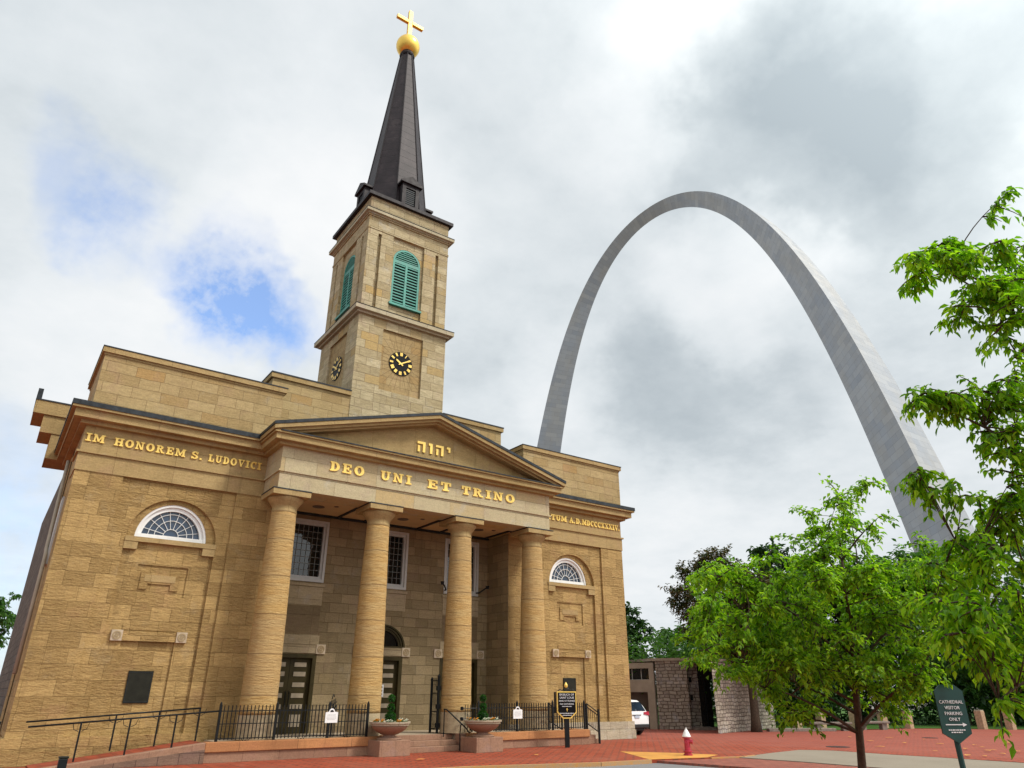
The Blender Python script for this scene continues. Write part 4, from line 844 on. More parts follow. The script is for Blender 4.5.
# ================================================================== SIGNS
def text_mesh(name, body, size, mat, parent, loc, rot, extr=.004, align='CENTER'):
    c = bpy.data.curves.new(name, 'FONT'); c.body = body; c.size = size; c.align_x = align; c.align_y = 'CENTER'; c.extrude = extr; c.resolution_u = 2
    o = bpy.data.objects.new(name, c); COL.objects.link(o); bpy.context.view_layer.update()
    me = bpy.data.meshes.new_from_object(o.evaluated_get(bpy.context.evaluated_depsgraph_get())); bpy.data.objects.remove(o)
    me.name = name; me.materials.clear(); me.materials.append(MATS[mat])
    q = bpy.data.objects.new(name, me); COL.objects.link(q); q.parent = parent; q.location = loc; q.rotation_euler = rot
    return q
# history sign (faces the viewer)
def frame_local(o): return local(o)
hs = local(thing('church_sign', 'black church history sign with gold border and white lettering on a black post', 'sign', (6.05, -2.9, G), radians(-24)))
mb = MB(); mb.box(-.085, .085, -.06, .06, -.1, 1.12); mb.build('post', 'black_iron', hs)
def oct_plate(w_, z0, z1_, ch): return [(-w_, z0+ch), (-w_+ch*1.1, z0), (w_-ch*1.1, z0), (w_, z0+ch), (w_, z1_), (-w_, z1_)]
mb = MB(); mb.prism(oct_plate(.40, 1.03, 2.02, .22), FXZ, -.10, .04); bd = mb.build('sign_board', 'gold', hs)
mb = MB(); mb.prism(oct_plate(.365, 1.075, 1.98, .205), FXZ, -.112, -.05); mb.build('sign_field', 'black_paint', bd)
mb = MB(); mb.box(-.50, -.42, -.02, .03, 1.22, 2.0); mb.build('rear_board', 'black_iron', hs)
for i, tx in enumerate(('BASILICA OF', 'SAINT LOUIS', 'KING OF FRANCE', 'OLD CATHEDRAL')):
    text_mesh('sign_lettering', tx, (.108, .105, .083, .074)[i], 'lettering_white', bd, (0, -.118, 1.90-.115*i-.0), (radians(90), 0, 0))
mb = MB()
def scribble(mb, x0, x1, z, h, y, seed):                      # lines of print too small to read in the photograph
    rr = random.Random(seed); x = x0
    while x < x1-.01:
        l = rr.uniform(.03, .085)*h/.03; mb.box(x, min(x+l, x1), y-.004, y+.003, z-h/2, z+h/2); x += l+.02*h/.03
scribble(mb, -.20, .20, 1.47, .02, -.114, 3); scribble(mb, -.29, .29, 1.22, .024, -.114, 4); scribble(mb, -.19, .19, 1.15, .022, -.114, 5); mb.build('small_print', 'lettering_white', bd)
mb = MB(); mb.box(-.012, .012, -.118, -.1, 1.29, 1.41); mb.box(-.035, .035, -.117, -.1, 1.36, 1.38); mb.build('emblem', 'gold', bd)
mb = MB(); mb.tube([(-.34, -.03, 2.04), (-.25, -.03, 2.10), (-.16, -.03, 2.05), (-.1, -.03, 2.12), (0, -.03, 2.17), (.1, -.03, 2.12), (.16, -.03, 2.05), (.25, -.03, 2.10), (.34, -.03, 2.04)], .018, 6); mb.build('scrollwork', 'black_iron', hs)
mb = MB(); mb.lathe([(.01, -.09), (.07, -.05), (.075, .02), (.03, .1), (.005, .13)], (0, -.03, 2.24), 10); mb.build('finial', 'gold', hs)
# parking sign
psp = at(963, 768, 11.5); pk = local(thing('parking_sign', 'dark green visitor parking sign with white arrow half hidden by leaves', 'sign', (psp.x, psp.y, G), radians(-34)))
zc_ = at(954, 712, 11.5).z-G; zl_ = at(954, 744, 11.5).z-G; zt_ = at(954, 691, 11.5).z-G
mb = MB(); mb.tube([(0.0, 0, -.1), (0, 0, zl_+.15)], .045, 8); mb.build('post', 'sign_green', pk)
hw = .245; mb = MB(); mb.prism([(-hw, zl_+.15), (0, zl_), (hw, zl_+.15), (hw, zt_), (hw*.5, zt_+.1), (-hw*.5, zt_+.1), (-hw, zt_)], FXZ, -.075, -.045); bd = mb.build('sign_board', 'sign_green', pk)
zz = zt_-.17
for i, (tx, sz) in enumerate((('CATHEDRAL', .072), ('VISITOR', .072), ('PARKING', .072), ('ONLY', .072))):
    text_mesh('sign_lettering', tx, sz, 'lettering_white', bd, (0, -.082, zz-.088*i), (radians(90), 0, 0), .003)
mb = MB(); za_ = zz-.088*3-.08; mb.box(-.17, .12, -.081, -.07, za_-.007, za_+.007); mb.prism([(.12, za_-.03), (.19, za_), (.12, za_+.03)], FXZ, -.081, -.07); mb.build('arrow', 'lettering_white', bd)
mb = MB(); scribble(mb, -.14, .14, za_-.08, .016, -.077, 7); scribble(mb, -.1, .1, za_-.115, .016, -.077, 8); mb.build('small_print', 'lettering_white', bd)
# white notices on the railing
def notice(x, y, z, label, rz=0.):
    o = local(thing('notice_board', label, 'notice', (x, y, z), rz, 'white notices on the railings'))
    mb = MB(); pts = [(-.22, -.18), (.22, -.18), (.22, .14), (.11, .16)]+arc(0, .16, .10, 0, pi, 8)+[(-.11, .16), (-.22, .14)]
    mb.prism(pts, FXZ, -.012, .008); bdd = mb.build('board', 'sign_white', o)
    mb = MB(); scribble(mb, -.15, .15, .06, .02, -.012, 1); scribble(mb, -.17, .17, .0, .014, -.012, 2); scribble(mb, -.17, .17, -.04, .014, -.012, 5); scribble(mb, -.15, .12, -.08, .014, -.012, 6); mb.build('small_print', 'grey_frame', bdd)
    mb = MB(); mb.prism(arc(0, .15, .065, 0, pi, 10), FXZ, -.016, -.01); mb.build('emblem', 'black_paint', bdd)
notice(-3.45, yf+.10, fz+.66, 'white notice on the railing post left of the steps, in front of the porch'); notice(4.33, yf+.10, fz+.66, 'white notice on the railing post right of the steps, beside the right urn')
ns = local(thing('notice_board', 'narrow white notice with three dark symbols on the middle door', 'notice', (.14, yd+.09, 1.76)))
mb = MB(); mb.box(-.1, .1, -.01, .01, -.23, .23); bdd = mb.build('board', 'sign_white', ns)
mb = MB(); [mb.prism(arc(0, z, .045, 0, 2*pi, 12)[:-1], FXZ, -.014, .0) for z in (-.13, 0, .13)]; mb.build('symbol', 'black_paint', bdd)
# dark bollard stub at left
bp = at(62, 765, 14.5)
bl = local(thing('bollard', 'low dark square bollard standing in front of the ramp at far left', 'bollard', (bp.x, bp.y, G)))
mb = MB(); mb.box(-.08, .08, -.08, .08, -.05, bp.z-G+.12); mb.build('shaft', 'black_iron', bl, bevel=.015); mb = MB(); mb.box(-.09, .09, -.09, .09, bp.z-G+.122, bp.z-G+.16); mb.build('cap', 'plaque_bronze', bl, bevel=.01)
# handrail stub at far left
hb = thing('handrail', 'short black iron rail end at the left corner of the church', 'handrail', (-12.75, -.9, G))
mb = MB(); mb.tube([(-12.72, -.85, .93), (-12.80, -.9, .05)], .03, 6); mb.build('post', 'black_iron', hb)
# ================================================================== HYDRANT
hy = local(thing('fire_hydrant', 'dark pink fire hydrant with white conical bonnet on the kerb', 'hydrant', (6.95, -8.28, G))); hy.scale = (.82, .82, .82)
mb = MB(); mb.lathe([(.19, 0), (.19, .05), (.15, .06), (.15, .13), (.19, .14), (.19, .18), (.125, .19), (.115, .62), (.13, .64), (.17, .65), (.17, .70)], n=24); smooth_by_angle(mb.build('barrel', 'hydrant_red', hy))
mb = MB(); mb.lathe([(.18, .70), (.18, .73), (.165, .75), (.12, .86), (.055, .97), (.04, .98), (.035, 1.04)], n=20); smooth_by_angle(mb.build('bonnet', 'white_paint', hy))
for a, r in ((-1.0, .075), (.9, .055), (-2.6, .055)):
    d = Vector((cos(a), sin(a), 0)); mb = MB(); mb.tube([d*.1+Vector((0, 0, .52)), d*.2+Vector((0, 0, .52))], r, 14); mb.tube([d*.19+Vector((0, 0, .52)), d*.23+Vector((0, 0, .52))], r*1.25, 8); mb.build('nozzle', 'hydrant_red', hy)

# ================================================================== CAR
cr_ = local(thing('parked_car', 'white hatchback car parked beside the right side of the church', 'car', (14.5, 1.7, G)))
# local: x across, y forward (away), rear at y=0
def sec(y, pts): return [(x, y, z) for x, z in pts]
def loft(mb, secs):
    b = len(mb.v); n = len(secs[0])
    for s_ in secs: mb.v += s_
    for i in range(len(secs)-1):
        for j in range(n-1): mb.f.append([b+i*n+j, b+i*n+j+1, b+(i+1)*n+j+1, b+(i+1)*n+j])
    mb.f.append([b+j for j in range(n)]); mb.f.append([b+(len(secs)-1)*n+j for j in range(n-1, -1, -1)])
def half(w_, z0, zs_, zt, tw): # outline lower body -> belt -> roof
    return [(-w_*.92, z0), (-w_, z0+.15), (-w_, zs_), (-w_*.97, zs_+.08), (-tw, zt-.06), (-tw*.8, zt), (0, zt+.02), (tw*.8, zt), (tw, zt-.06), (w_*.97, zs_+.08), (w_, zs_), (w_, z0+.15), (w_*.92, z0)]
mb = MB()
loft(mb, [sec(-.02, half(.80, .36, .62, .68, .78)), sec(.02, half(.86, .32, .95, 1.08, .80)), sec(.22, half(.90, .28, 1.02, 1.40, .72)), sec(.45, half(.92, .26, 1.02, 1.62, .66)), sec(1.2, half(.925, .24, 1.0, 1.68, .66)), sec(2.4, half(.925, .24, .98, 1.66, .66)), sec(3.2, half(.92, .25, .95, 1.12, .80)), sec(3.4, half(.91, .26, .9, 1.03, .80)), sec(4.2, half(.86, .3, .8, .88, .76)), sec(4.45, half(.78, .36, .62, .70, .7))])
smooth_by_angle(mb.build('body', 'car_white', cr_), 28)
mb = MB(); mb.poly([(-.68, .02, 1.13), (.68, .02, 1.13), (.58, .31, 1.55), (-.58, .31, 1.55)]); mb.poly([(-.62, .08, 1.14), (-.62, .08, 1.14), (-.6, .1, 1.2)]) if False else None; mb.build('rear_window', 'car_glass', cr_)
for s in (-1, 1):
    mb = MB(); mb.prism([(.55, 1.10), (2.9, 1.08), (2.35, 1.52), (.72, 1.53)], FYZ, s*.80, s*.935); mb.build('side_window', 'car_glass', cr_)
    mb = MB(); mb.prism([(s*.88, .92), (s*.50, .98), (s*.52, 1.07), (s*.84, 1.10)], FXZ, -.035, .3); mb.build('tail_light', 'tail_red', cr_)
    for y in (.78, 3.55):
        w_ = bpy.data.objects.new('wheel', None); COL.objects.link(w_); w_.parent = cr_; w_.location = (s*.80, y, .34)
        bpy.data.objects.remove(w_)
        mb = MB(); prof = [(.22, -.115), (.32, -.115), (.345, -.08), (.345, .08), (.32, .115), (.22, .115)]
        k = len(prof); n = 24; b = 0
        for r, q in prof: mb.v += [(s*.80+q, y+r*cos(2*pi*i/n), .345+r*sin(2*pi*i/n)) for i in range(n)]
        for j in range(k): mb.f += [[j*n+i, j*n+(i+1) % n, ((j+1) % k)*n+(i+1) % n, ((j+1) % k)*n+i] for i in range(n)]
        wh = mb.build('wheel', 'tyre', cr_, smooth=False)
        mb = MB(); mb.tube([(s*.72, y, .345), (s*.90, y, .345)], .225, 20); mb.build('rim', 'grey_frame', wh)
mb = MB(); mb.box(-.80, .80, -.06, .25, .34, .52); mb.box(-.7, .7, .2, 4.2, .2, .36); mb.build('bumper', 'car_plastic', cr_, bevel=.03)
mb = MB(); mb.box(-.16, .16, -.045, .02, .80, .92); mb.build('number_plate', 'plate', cr_)
mb = MB(); mb.box(-.30, .30, -.035, .05, .93, .96); mb.build('trim', 'car_plastic', cr_)

# ================================================================== LOW STONE BUILDING
sb = thing('stone_building', 'low flat roofed grey rubble building with beige garage bay beyond the church', 'building', (22, 4, G))
ZT = 3.50
def wall_seg(mb, a, b, t, z0, z1_):
    d = Vector((b[0]-a[0], b[1]-a[1])).normalized(); n = Vector((-d.y, d.x))
    mb.prism([a, b, (b[0]+n.x*t, b[1]+n.y*t), (a[0]+n.x*t, a[1]+n.y*t)], FXY, z0, z1_)
A, B, E_, C_, D_ = (20.53, 5.93), (21.55, 4.35), (22.6, 3.0), (19.3, .55), (27.6, 2.9)
mb = MB(); wall_seg(mb, B, A, -.6, G-.3, ZT); part(mb, 'wall', 'grey_rubble', sb)
tB = (Vector((B[0], B[1], G))-CAM).dot(_f)
def bp_(u, dt): q_ = at(u, 722, tB+dt); return (q_.x, q_.y)
mb = MB(); wall_seg(mb, bp_(702, 1.0), bp_(687, 1.0), -.5, G-.3, ZT); wall_ = part(mb, 'wall', 'grey_rubble', sb)
mb = MB(); wall_seg(mb, bp_(719, 1.5), bp_(701.5, 1.5), -.1, 2.45, ZT); part(mb, 'door_head', 'plaque_bronze', sb)
mb = MB(); wall_seg(mb, bp_(714, 1.4), bp_(703, 1.4), -.1, G, 2.45); dr_ = part(mb, 'door', 'window_glass', sb)
mb = MB(); wall_seg(mb, bp_(703.2, 1.36), bp_(702, 1.36), -.14, G, 2.45); wall_seg(mb, bp_(709, 1.36), bp_(708, 1.36), -.12, G, 2.45); mb.build('frame', 'black_iron', dr_, origin=sb.location)
mb = MB(); wall_seg(mb, bp_(716, -.2), bp_(694, -.2), -1.5, G-.2, G+.14); part(mb, 'doorstep', 'bench_stone', sb)
mb = MB(); mb.prism([C_, D_, (27.4, 4.6), (22.9, 3.4)], FXY, G-.3, ZT-.05); part(mb, 'wall', 'grey_rubble', sb)
mb = MB(); mb.prism([(20.35, 6.1), (21.45, 4.3), bp_(716, -1.2), (22.9, 3.6), (28.2, 5), (28.2, 12), (22, 12)], FXY, ZT+.01, ZT+.17); part(mb, 'roof', 'concrete_beige', sb)
lq = bp_(693, .93)
for z in (1.3, 2.3): mb = MB(); mb.box(lq[0]-.1, lq[0]+.1, lq[1]-.1, lq[1]+.1, z, z+.3); part(mb, 'wall_lamp', 'black_iron', sb)
# garage bay (recessed, to the left)
g0, g1 = (20.7, 6.15), (19.1, 9.6)
dg_ = (Vector(g1)-Vector(g0)).normalized()
def gp(t): return (g0[0]+dg_.x*t, g0[1]+dg_.y*t)
mb = MB(); wall_seg(mb, gp(3.8), gp(.0), -.3, 1.75, 2.45); wall_seg(mb, gp(3.8), gp(.0), -.3, 3.10, 3.42); wall_seg(mb, gp(.45), gp(0), -.3, G-.2, 1.75); wall_seg(mb, gp(.3), gp(0), -.3, 2.45, 3.10); part(mb, 'garage_wall', 'concrete_beige', sb)
q = lambda p, o: (p[0]+dg_.y*o, p[1]-dg_.x*o)
mb = MB(); wall_seg(mb, q(gp(3.8), .35), q(gp(.2), .35), -.1, G-.2, 1.75); part(mb, 'garage_door', 'garage_dark', sb)
mb = MB(); wall_seg(mb, q(gp(3.8), .2), q(gp(.3), .2), -.05, 2.45, 3.10); wn = part(mb, 'clerestory_window', 'window_glass', sb)
mb = MB()
for t_ in (.9, 1.5, 2.1, 2.7, 3.3): wall_seg(mb, q(gp(t_+.05), .15), q(gp(t_), .15), -.06, 2.46, 3.09)
wall_seg(mb, q(gp(3.8), -.03), q(gp(.2), -.03), -.10, 2.40, 2.47); mb.build('mullion', 'grey_frame', wn, origin=sb.location)

# ================================================================== ARCH
def arch():
    ft = .3048*.996; ax, ay, az, hd = 172.62, 135.14, -4.35, .0106; N = 160
    o = thing('monumental_arch', 'towering silver grey steel arch curving high above the trees', 'arch', (ax, ay, az))
    me = bpy.data.meshes.new('arch_body'); V = []; F = []; UV = []
    al = 0; prev = None; rows = []
    for i in range(N+1):
        tt = -1+2*i/N; x = 299.2239*(abs(tt)**.75 if tt >= 0 else -abs(tt)**.75); y = 693.8597-68.7672*math.cosh(.0100333*x)
        Q = 125.1406+(1262.6651-125.1406)*(625.0925-y)/625.0925; Ls = sqrt(4*Q/sqrt(3)); dy = -68.7672*.0100333*math.sinh(.0100333*x)
        nx, ny = -dy, 1.0; l = hypot(nx, ny); nx /= l; ny /= l; hh = Ls*sqrt(3)/2
        if prev: al += hypot(x-prev[0], y-prev[1])
        prev = (x, y)
        pin = (x-nx*hh*2/3, y-ny*hh*2/3, 0); pe = (x+nx*hh/3, y+ny*hh/3)
        tri = []
        for a, b, off in ((pin[0], pin[1], 0), (pe[0], pe[1], -Ls/2), (pe[0], pe[1], Ls/2)):
            X_ = a*ft*sin(hd)+off*ft*cos(hd); Y_ = a*ft*cos(hd)-off*ft*sin(hd); tri.append((X_, Y_, b*ft))
        rows.append((tri, al*ft, Ls*ft))
    uvs = []
    for tri, a_, l_ in rows: V += tri
    for i in range(N):
        for e0, e1 in ((0, 1), (1, 2), (2, 0)):
            F.append([3*i+e0, 3*i+e1, 3*(i+1)+e1, 3*(i+1)+e0])
            a0_, l0 = rows[i][1], rows[i][2]; a1_, l1 = rows[i+1][1], rows[i+1][2]; k = e0*40
            uvs += [(k, a0_), (k+l0, a0_), (k+l1, a1_), (k, a1_)]
    me.from_pydata(V, [], F); uvl = me.uv_layers.new(name='UVMap')
    for i, uv in enumerate(uvs): uvl.data[i].uv = uv
    bm = bmesh.new(); bm.from_mesh(me); bmesh.ops.recalc_face_normals(bm, faces=bm.faces); bm.to_mesh(me); bm.free()
    me.materials.append(MATS['brushed_steel']); b = bpy.data.objects.new('arch_body', me); COL.objects.link(b); b.parent = o
arch()

# ================================================================== TREES
def bez(a, b, c, n=6): return [a*(1-t)**2+b*2*t*(1-t)+c*t*t for t in [i/n for i in range(n+1)]]
def make_tree(name, label, cat, base, trunk_top, trunk_r, targets, leaf_mat_, leaf_len, n_per, spread, droop=.5, group=None, twigs=5, wid=.45, start=(.25, .95), limb_r=.35, bend=.4, nb=10):
    """targets: cluster centres; every cluster hangs on a limb that grows from the trunk"""
    base = Vector(base); tt = Vector(trunk_top); o = thing(name, label, cat, base, 0, group)
    mb = MB(); mid = (base+tt)/2+Vector((random.uniform(-.1, .1), random.uniform(-.1, .1), 0))*(tt-base).length*.3
    sp_ = bez(base, mid, tt, 10); mb.tube(sp_, [trunk_r*(1.25 if i == 0 else 1-.72*i/10) for i in range(11)], 10)
    L = []; H = (tt-base).length
    targets = [Vector(c) for c in targets]
    # main boughs: spread-out subset of the cluster centres; the other clusters hang on the nearest bough
    ends = [max(targets, key=lambda c: (c-tt).length)]
    while len(ends) < min(nb, len(targets)): ends.append(max(targets, key=lambda c: min((c-e).length for e in ends)))
    nodes = [(p, trunk_r*.4) for p in sp_[int(start[0]*10):]]
    for c in ends:
        hgt = max(0, min(1, (c.z-base.z)/max(.1, (tt.z-base.z))))
        f = max(start[0], min(start[1], hgt*.62)); i = min(9, int(f*10)); s = sp_[i].lerp(sp_[i+1], f*10-i)
        ln = (c-s).length; ctl = s.lerp(c, .5)+Vector((random.uniform(-.12, .12), random.uniform(-.12, .12), bend*.35))*ln
        pl = bez(s, ctl, c, 9); r0 = trunk_r*limb_r*(1-.4*f)
        rr_ = [r0*(1-.88*k/9)+.004 for k in range(10)]; mb.tube(pl, rr_, 6); nodes += [(p, q_) for p, q_ in zip(pl[3:], rr_[3:])]
    for c in targets:
        s, rs_ = min(nodes, key=lambda n_: (n_[0]-c).length+.6*max(0, n_[0].z-c.z)); ln = (c-s).length
        if ln < .05: s = s+Vector((.02, 0, -.05)); ln = .06
        ctl = s.lerp(c, .5)+Vector((random.uniform(-.15, .15), random.uniform(-.15, .15), bend*.3))*ln
        pl = bez(s, ctl, c, 7); r0 = min(rs_*.6, .012+.012*ln)
        mb.tube(pl, [r0*(1-.85*k/7)+.003 for k in range(8)], 4)
        for k in range(twigs):
            q = pl[random.choice((4, 5, 6, 7, 7))]; dv = Vector((random.gauss(0, 1), random.gauss(0, 1), random.gauss(0, .55))); dv.normalize()
            e = q+dv*spread*random.uniform(.5, 1.15); e.z -= droop*spread*.35; m_ = (q+e)/2+Vector((0, 0, spread*.22)); tp = bez(q, m_, e, 6)
            mb.tube(tp[::2], [.012, .009, .006, .003], 4) if spread > .25 else None
            td = (e-q).normalized(); sdv = td.cross(Vector((0, 0, 1)))
            if sdv.length < .01: sdv = Vector((1, 0, 0))
            sdv.normalize()
            for j in range(n_per):
                u_ = (j+random.random())/n_per; x_ = min(5, int(u_*6)); p = tp[x_].lerp(tp[x_+1], u_*6-x_)
                sg = 1 if j % 2 else -1
                d = td*random.uniform(.2, .9)+sdv*sg*random.uniform(.3, 1.)+Vector((random.gauss(0, .3), random.gauss(0, .3), random.gauss(-droop*.9, .35)))
                L.append((p+Vector((random.gauss(0, 1), random.gauss(0, 1), random.gauss(0, 1)))*spread*.09, d, leaf_len*random.uniform(.65, 1.2)))
    mb.build('trunk', 'bark', o, smooth=True)
    leaves_obj('crown', L, leaf_mat_, o, wid)
    return o
def ell(c, rx, ry, rz, n, shell=.45, rnd=random):
    out = []
    for _ in range(n):
        d = Vector((rnd.gauss(0, 1), rnd.gauss(0, 1), rnd.gauss(0, 1))).normalized(); k = shell+(1-shell)*rnd.random()**.6
        out.append(Vector(c)+Vector((d.x*rx*k, d.y*ry*k, d.z*rz*k)))
    return out
# --- young street tree in the middle
D = 13.0
tb = at(862, 790, D); tb = Vector((tb.x, tb.y, G)); T = []
rnd = random.Random(11)
def px_cluster(lst, D, dd, n):
    for (u, v, ru, rv) in lst:
        k = max(1, int(n*ru*rv/900))
        for _ in range(k):
            a = rnd.uniform(0, 2*pi); q = sqrt(rnd.random()); T.append(at(u+ru*q*cos(a), v+rv*q*sin(a), D+rnd.uniform(-dd, dd)))
px_cluster([(740, 605, 42, 45), (790, 590, 40, 45), (840, 600, 50, 60), (890, 620, 50, 55), (925, 610, 32, 50), (800, 650, 55, 40), (870, 670, 55, 38), (730, 650, 30, 22), (925, 670, 28, 30), (808, 708, 22, 12), (795, 715, 24, 10), (775, 690, 26, 16), (880, 700, 30, 14), (703, 590, 16, 36), (712, 640, 26, 26), (740, 670, 40, 14), (945, 560, 22, 18), (835, 540, 36, 26), (770, 660, 30, 26), (835, 690, 34, 16), (790, 625, 30, 30), (792, 560, 20, 16), (715, 600, 22, 30), (765, 585, 26, 18), (900, 580, 34, 26)], D, 1.6, 7)
px_cluster([(850, 498, 26, 14), (876, 490, 24, 12), (822, 520, 18, 12), (880, 525, 30, 16), (900, 545, 20, 16), (845, 525, 20, 14)], D, .7, 5)
make_tree('street_tree', 'young bright green street tree with slim leaning trunk beside the parking sign', 'tree', tb, at(842, 560, D), .085, T, 'leaf_bright', .10, 31, .47, .42, twigs=5, wid=.62, start=(.30, .98), limb_r=.36, nb=13)
# --- near tree whose boughs come in from the right
T = []; D = 7.6
px_cluster([(1012, 200, 10, 14), (1000, 248, 24, 16), (958, 252, 28, 18), (930, 268, 16, 20), (922, 250, 9, 9), (985, 292, 34, 22), (945, 312, 18, 12), (1010, 325, 16, 20), (1018, 352, 8, 12), (1016, 290, 12, 30)], D, .45, 10)
px_cluster([(935, 398, 24, 16), (975, 395, 28, 20), (1012, 402, 18, 24), (925, 408, 16, 8), (1000, 432, 26, 12)], D-.3, .4, 10)
px_cluster([(914, 470, 13, 9)], D-.2, .15, 26)
px_cluster([(970, 487, 16, 10), (1005, 480, 22, 18), (1015, 520, 14, 14), (985, 500, 12, 8), (1015, 455, 12, 14), (1018, 500, 8, 22), (1000, 520, 18, 8)], D-.2, .3, 11)
px_cluster([(950, 548, 20, 10), (985, 545, 30, 12), (1012, 560, 14, 16), (945, 565, 16, 10), (985, 565, 30, 14), (975, 590, 40, 22), (1005, 620, 34, 40), (1010, 680, 26, 26), (960, 620, 30, 26)], D-.6, .7, 7)
nb = at(1150, 700, 8.2)
cc_ = at(1140, 330, 8.2)
for q_ in ell(cc_, 2.3, 2.3, 2.9, 230, .25, rnd):
    d_ = q_-CAM; u_ = 512+FPX*d_.dot(R_)/d_.dot(_f)
    if u_ > 1046 and q_.z > 2.2: T.append(q_)
make_tree('street_tree', 'near street tree with drooping green boughs reaching in at the right edge', 'tree', (nb.x, nb.y, G), at(1135, 120, 8.2), .13, T, 'leaf_near', .10, 17, .28, .65, twigs=5, wid=.5, start=(.3, .98), limb_r=.24, bend=.25, nb=22)
# --- dark magnolia by the stone building
mg = Vector((22.6, .6, G)); T = ell((22.3, 1.4, 6.7), 3.4, 3.2, 3.0, 170, .35)+ell((24.5, .8, 4.6), 3.2, 3.0, 2.0, 80)
make_tree('magnolia_tree', 'dark brownish magnolia tree with forked trunk against the stone building', 'tree', mg, (22.8, 1.0, 6.8), .26, T, 'leaf_magnolia', .26, 18, .8, .2, twigs=6, wid=.42, start=(.2, .95))
# --- trees beyond
def bg_tree(u, v, d, rpx, rzpx, label, mat, n=70, leaf=.42, name='background_tree', seed=1):
    c = at(u, v, d); r = rpx*d/FPX; rz_ = rzpx*d/FPX; random.seed(seed)
    T = ell(c, r, r*.9, rz_, n, .4)
    return make_tree(name, label, 'tree', (c.x+.3, c.y, G), (c.x, c.y, c.z+rz_*.3), .25, T, mat, leaf, 15, max(.8, r*.28), .25, 'trees beyond the plaza', twigs=5, wid=.55, start=(.3, .95))
bg_tree(628, 640, 62, 26, 36, 'dark tree rising just right of the church corner above the garage', 'leaf_dark', 55, .42, seed=3)
bg_tree(690, 648, 58, 46, 22, 'low mid green tree above the rubble building roof', 'leaf_mid', 60, .4, seed=4)
bg_tree(775, 610, 56, 52, 62, 'dark evergreen tree behind the magnolia tree', 'leaf_dark', 95, .5, seed=5)
bg_tree(800, 690, 48, 40, 28, 'low dark bushy tree at the end of the stone building', 'leaf_dark', 60, .45, seed=15)
bg_tree(842, 625, 52, 74, 66, 'dark evergreen tree directly behind the young street tree', 'leaf_dark', 170, .5, seed=6)
bg_tree(925, 618, 60, 66, 72, 'tall mid green tree behind the parking sign', 'leaf_mid', 170, .5, seed=7)
bg_tree(1000, 650, 50, 75, 62, 'broad mid green tree at the right edge behind the granite posts', 'leaf_mid', 120, .45, seed=8)
bg_tree(960, 690, 62, 50, 26, 'low bushy dark tree behind the lawn posts', 'leaf_dark', 60, .42, seed=12)
bg_tree(1080, 600, 48, 80, 90, 'tall tree just outside the right edge beyond the lawn', 'leaf_mid', 90, .42, seed=9)
bg_tree(-8, 622, 70, 30, 30, 'small green tree showing left of the church side wall', 'leaf_mid', 50, .45, seed=10)
random.seed(21)
hd = thing('hedge', 'long clipped green hedge closing the lawn at the back', 'hedge', (44, 0, G))
L = []
for i in range(12000):
    t_ = random.random(); a = Vector((30, 16, 0)).lerp(Vector((52, -16, 0)), t_); L.append((a+Vector((random.gauss(0, .9), random.gauss(0, .9), G+random.uniform(0, 3.0)+.9*noise.noise(Vector((t_*14, 3, 1))))), Vector((random.uniform(-1, 1), random.uniform(-1, 1), random.uniform(-.3, .8))), random.uniform(.2, .5)))
leaves_obj('foliage', L, 'leaf_dark', hd, .6)
mb = MB()
for i in range(24): t_ = (i+.5)/24; a = Vector((30, 16, G)).lerp(Vector((52, -16, G)), t_); mb.tube([a, a+Vector((.1, .05, 2.0))], [.05, .02], 5)
mb.build('stem', 'bark', hd)
hd2 = thing('shrub', 'bushy yellow green shrub showing above the garage roof', 'shrub', (30, 19, G))
random.seed(5); L = []
for i in range(3500):
    a = at(random.uniform(615, 720), 655, 46); L.append((Vector((a.x+random.gauss(0, .8), a.y+random.gauss(0, .8), random.uniform(.5, 4.9+random.gauss(0, .35)))), Vector((random.uniform(-1, 1), random.uniform(-1, 1), random.uniform(-.2, 1))), random.uniform(.2, .4)))
leaves_obj('foliage', L, 'leaf_mid', hd2, .55)

# ================================================================== SMALL THINGS ON THE RIGHT
posts = [((27.9, 1.6), .9, 'leftmost granite post, between the rubble building and the benches'), ((28.9, .6), .85, 'second granite post from the left, in tree shade'), ((31.5, 0), .9, 'granite post behind the two stone benches'), ((33.0, -1.0), .95, 'granite post right of the young tree trunk'), ((33.9, -2.1), .95, 'granite post left of the parking sign, behind its leaves'), ((36.9, -5.0), 1.0, 'granite post just right of the parking sign'), ((37.7, -6.25), 1.05, 'rightmost pale granite post by the lawn')]
for (x, y), hgt, lb in posts:
    o = local(thing('granite_post', lb, 'post', (x, y, G), random.uniform(-.2, .2), 'granite posts along the lawn')); mb = MB(); mb.prism([(-.22, -.2), (.2, -.22), (.22, .2), (-.2, .22)], FXY, -.1, hgt); ob = mb.build('shaft', 'granite_post', o, bevel=.03)
    mb = MB(); mb.prism([(-.2, -.18), (.18, -.2), (.2, .18), (-.18, .2)], FXY, hgt+.001, hgt+.05); mb.build('top', 'base_stone', o, bevel=.02)
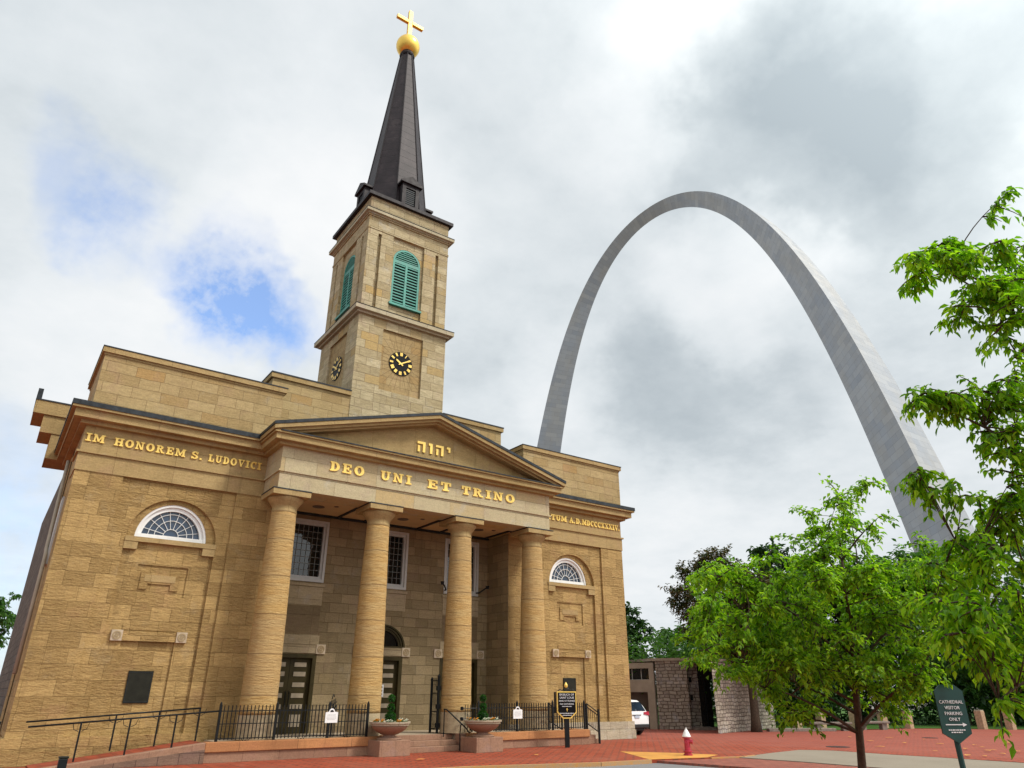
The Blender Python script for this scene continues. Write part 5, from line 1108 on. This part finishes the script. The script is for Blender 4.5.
for (x, y), ln, rz, lb in (((27.2, -1.1), 2.3, -.55, 'long low stone bench left of the young tree trunk'), ((30.5, -1.7), 2.0, -.5, 'low stone bench right of the young tree trunk')):
    o = local(thing('stone_bench', lb, 'bench', (x, y, G), rz, 'stone benches by the lawn'))
    mb = MB(); mb.box(-ln/2, ln/2, -.24, .24, .34, .46); mb.build('seat', 'bench_stone', o, bevel=.02)
    for s in (-1, 1): mb = MB(); mb.box(s*ln*.33-.16, s*ln*.33+.16, -.18, .18, -.05, .338); mb.build('leg', 'bench_stone', o, bevel=.02)
o = local(thing('stone_slab', 'long flat stone slab lying at the edge of the paving', 'slab', (25.3, -.4, G), -.5)); mb = MB(); mb.box(-2., 2., -.2, .2, -.02, .16); mb.build('slab', 'bench_stone', o, bevel=.03)
for u, v, r, lb in ((838, 747, .45, 'dark round manhole cover in the brick paving near the young tree'), (930, 738, .35, 'small dark drain cover in the brick paving beyond the parking sign')):
    d = ray(u, v); t_ = (G-CAM.z)/d.z; p = CAM+d*t_; o = local(thing('manhole_cover', lb, 'manhole cover', (p.x, p.y, G+.004))); mb = MB(); mb.lathe([(r, 0), (r, .008)], n=24); mb.build('lid', 'manhole', o); mb = MB(); [mb.box(-r*.7, r*.7, q-.012, q+.012, .0085, .012) for q in (-.2, -.1, 0, .1, .2)]; mb.build('rib', 'manhole', o)
# fallen leaves
random.seed(33); src = None
spots = [(966, 750), (981, 748), (988, 752), (993, 751), (1003, 755), (1018, 753), (975, 746), (940, 745), (958, 742), (925, 740), (905, 744), (890, 739), (870, 742), (915, 733), (1010, 744), (935, 752), (880, 748), (850, 738), (536, 756), (420, 761), (300, 757), (1000, 738), (968, 757), (945, 735), (985, 757)]
for i, (u, v) in enumerate(spots):
    d = ray(u, v); t_ = (G-CAM.z)/d.z; p = CAM+d*t_
    if src is None:
        mb = MB(); mb.prism([(-.09, 0), (-.03, -.045), (.04, -.04), (.10, 0), (.04, .045), (-.03, .04)], lambda a, b, c: (a, b, c+abs(b)*.5+a*a*2), .006, .010)
        src = mb.build('fallen_leaf', 'leaf_litter'); tag(src, 'dry orange brown leaf lying on the red brick paving', 'leaf', 'fallen leaves on the paving'); o = src
    else: o = src.copy(); COL.objects.link(o)
    o.location = (p.x, p.y, G+.002); o.rotation_euler = (0, 0, random.uniform(0, 6)); k = random.uniform(1.2, 2.2); o.scale = (k, k, k)
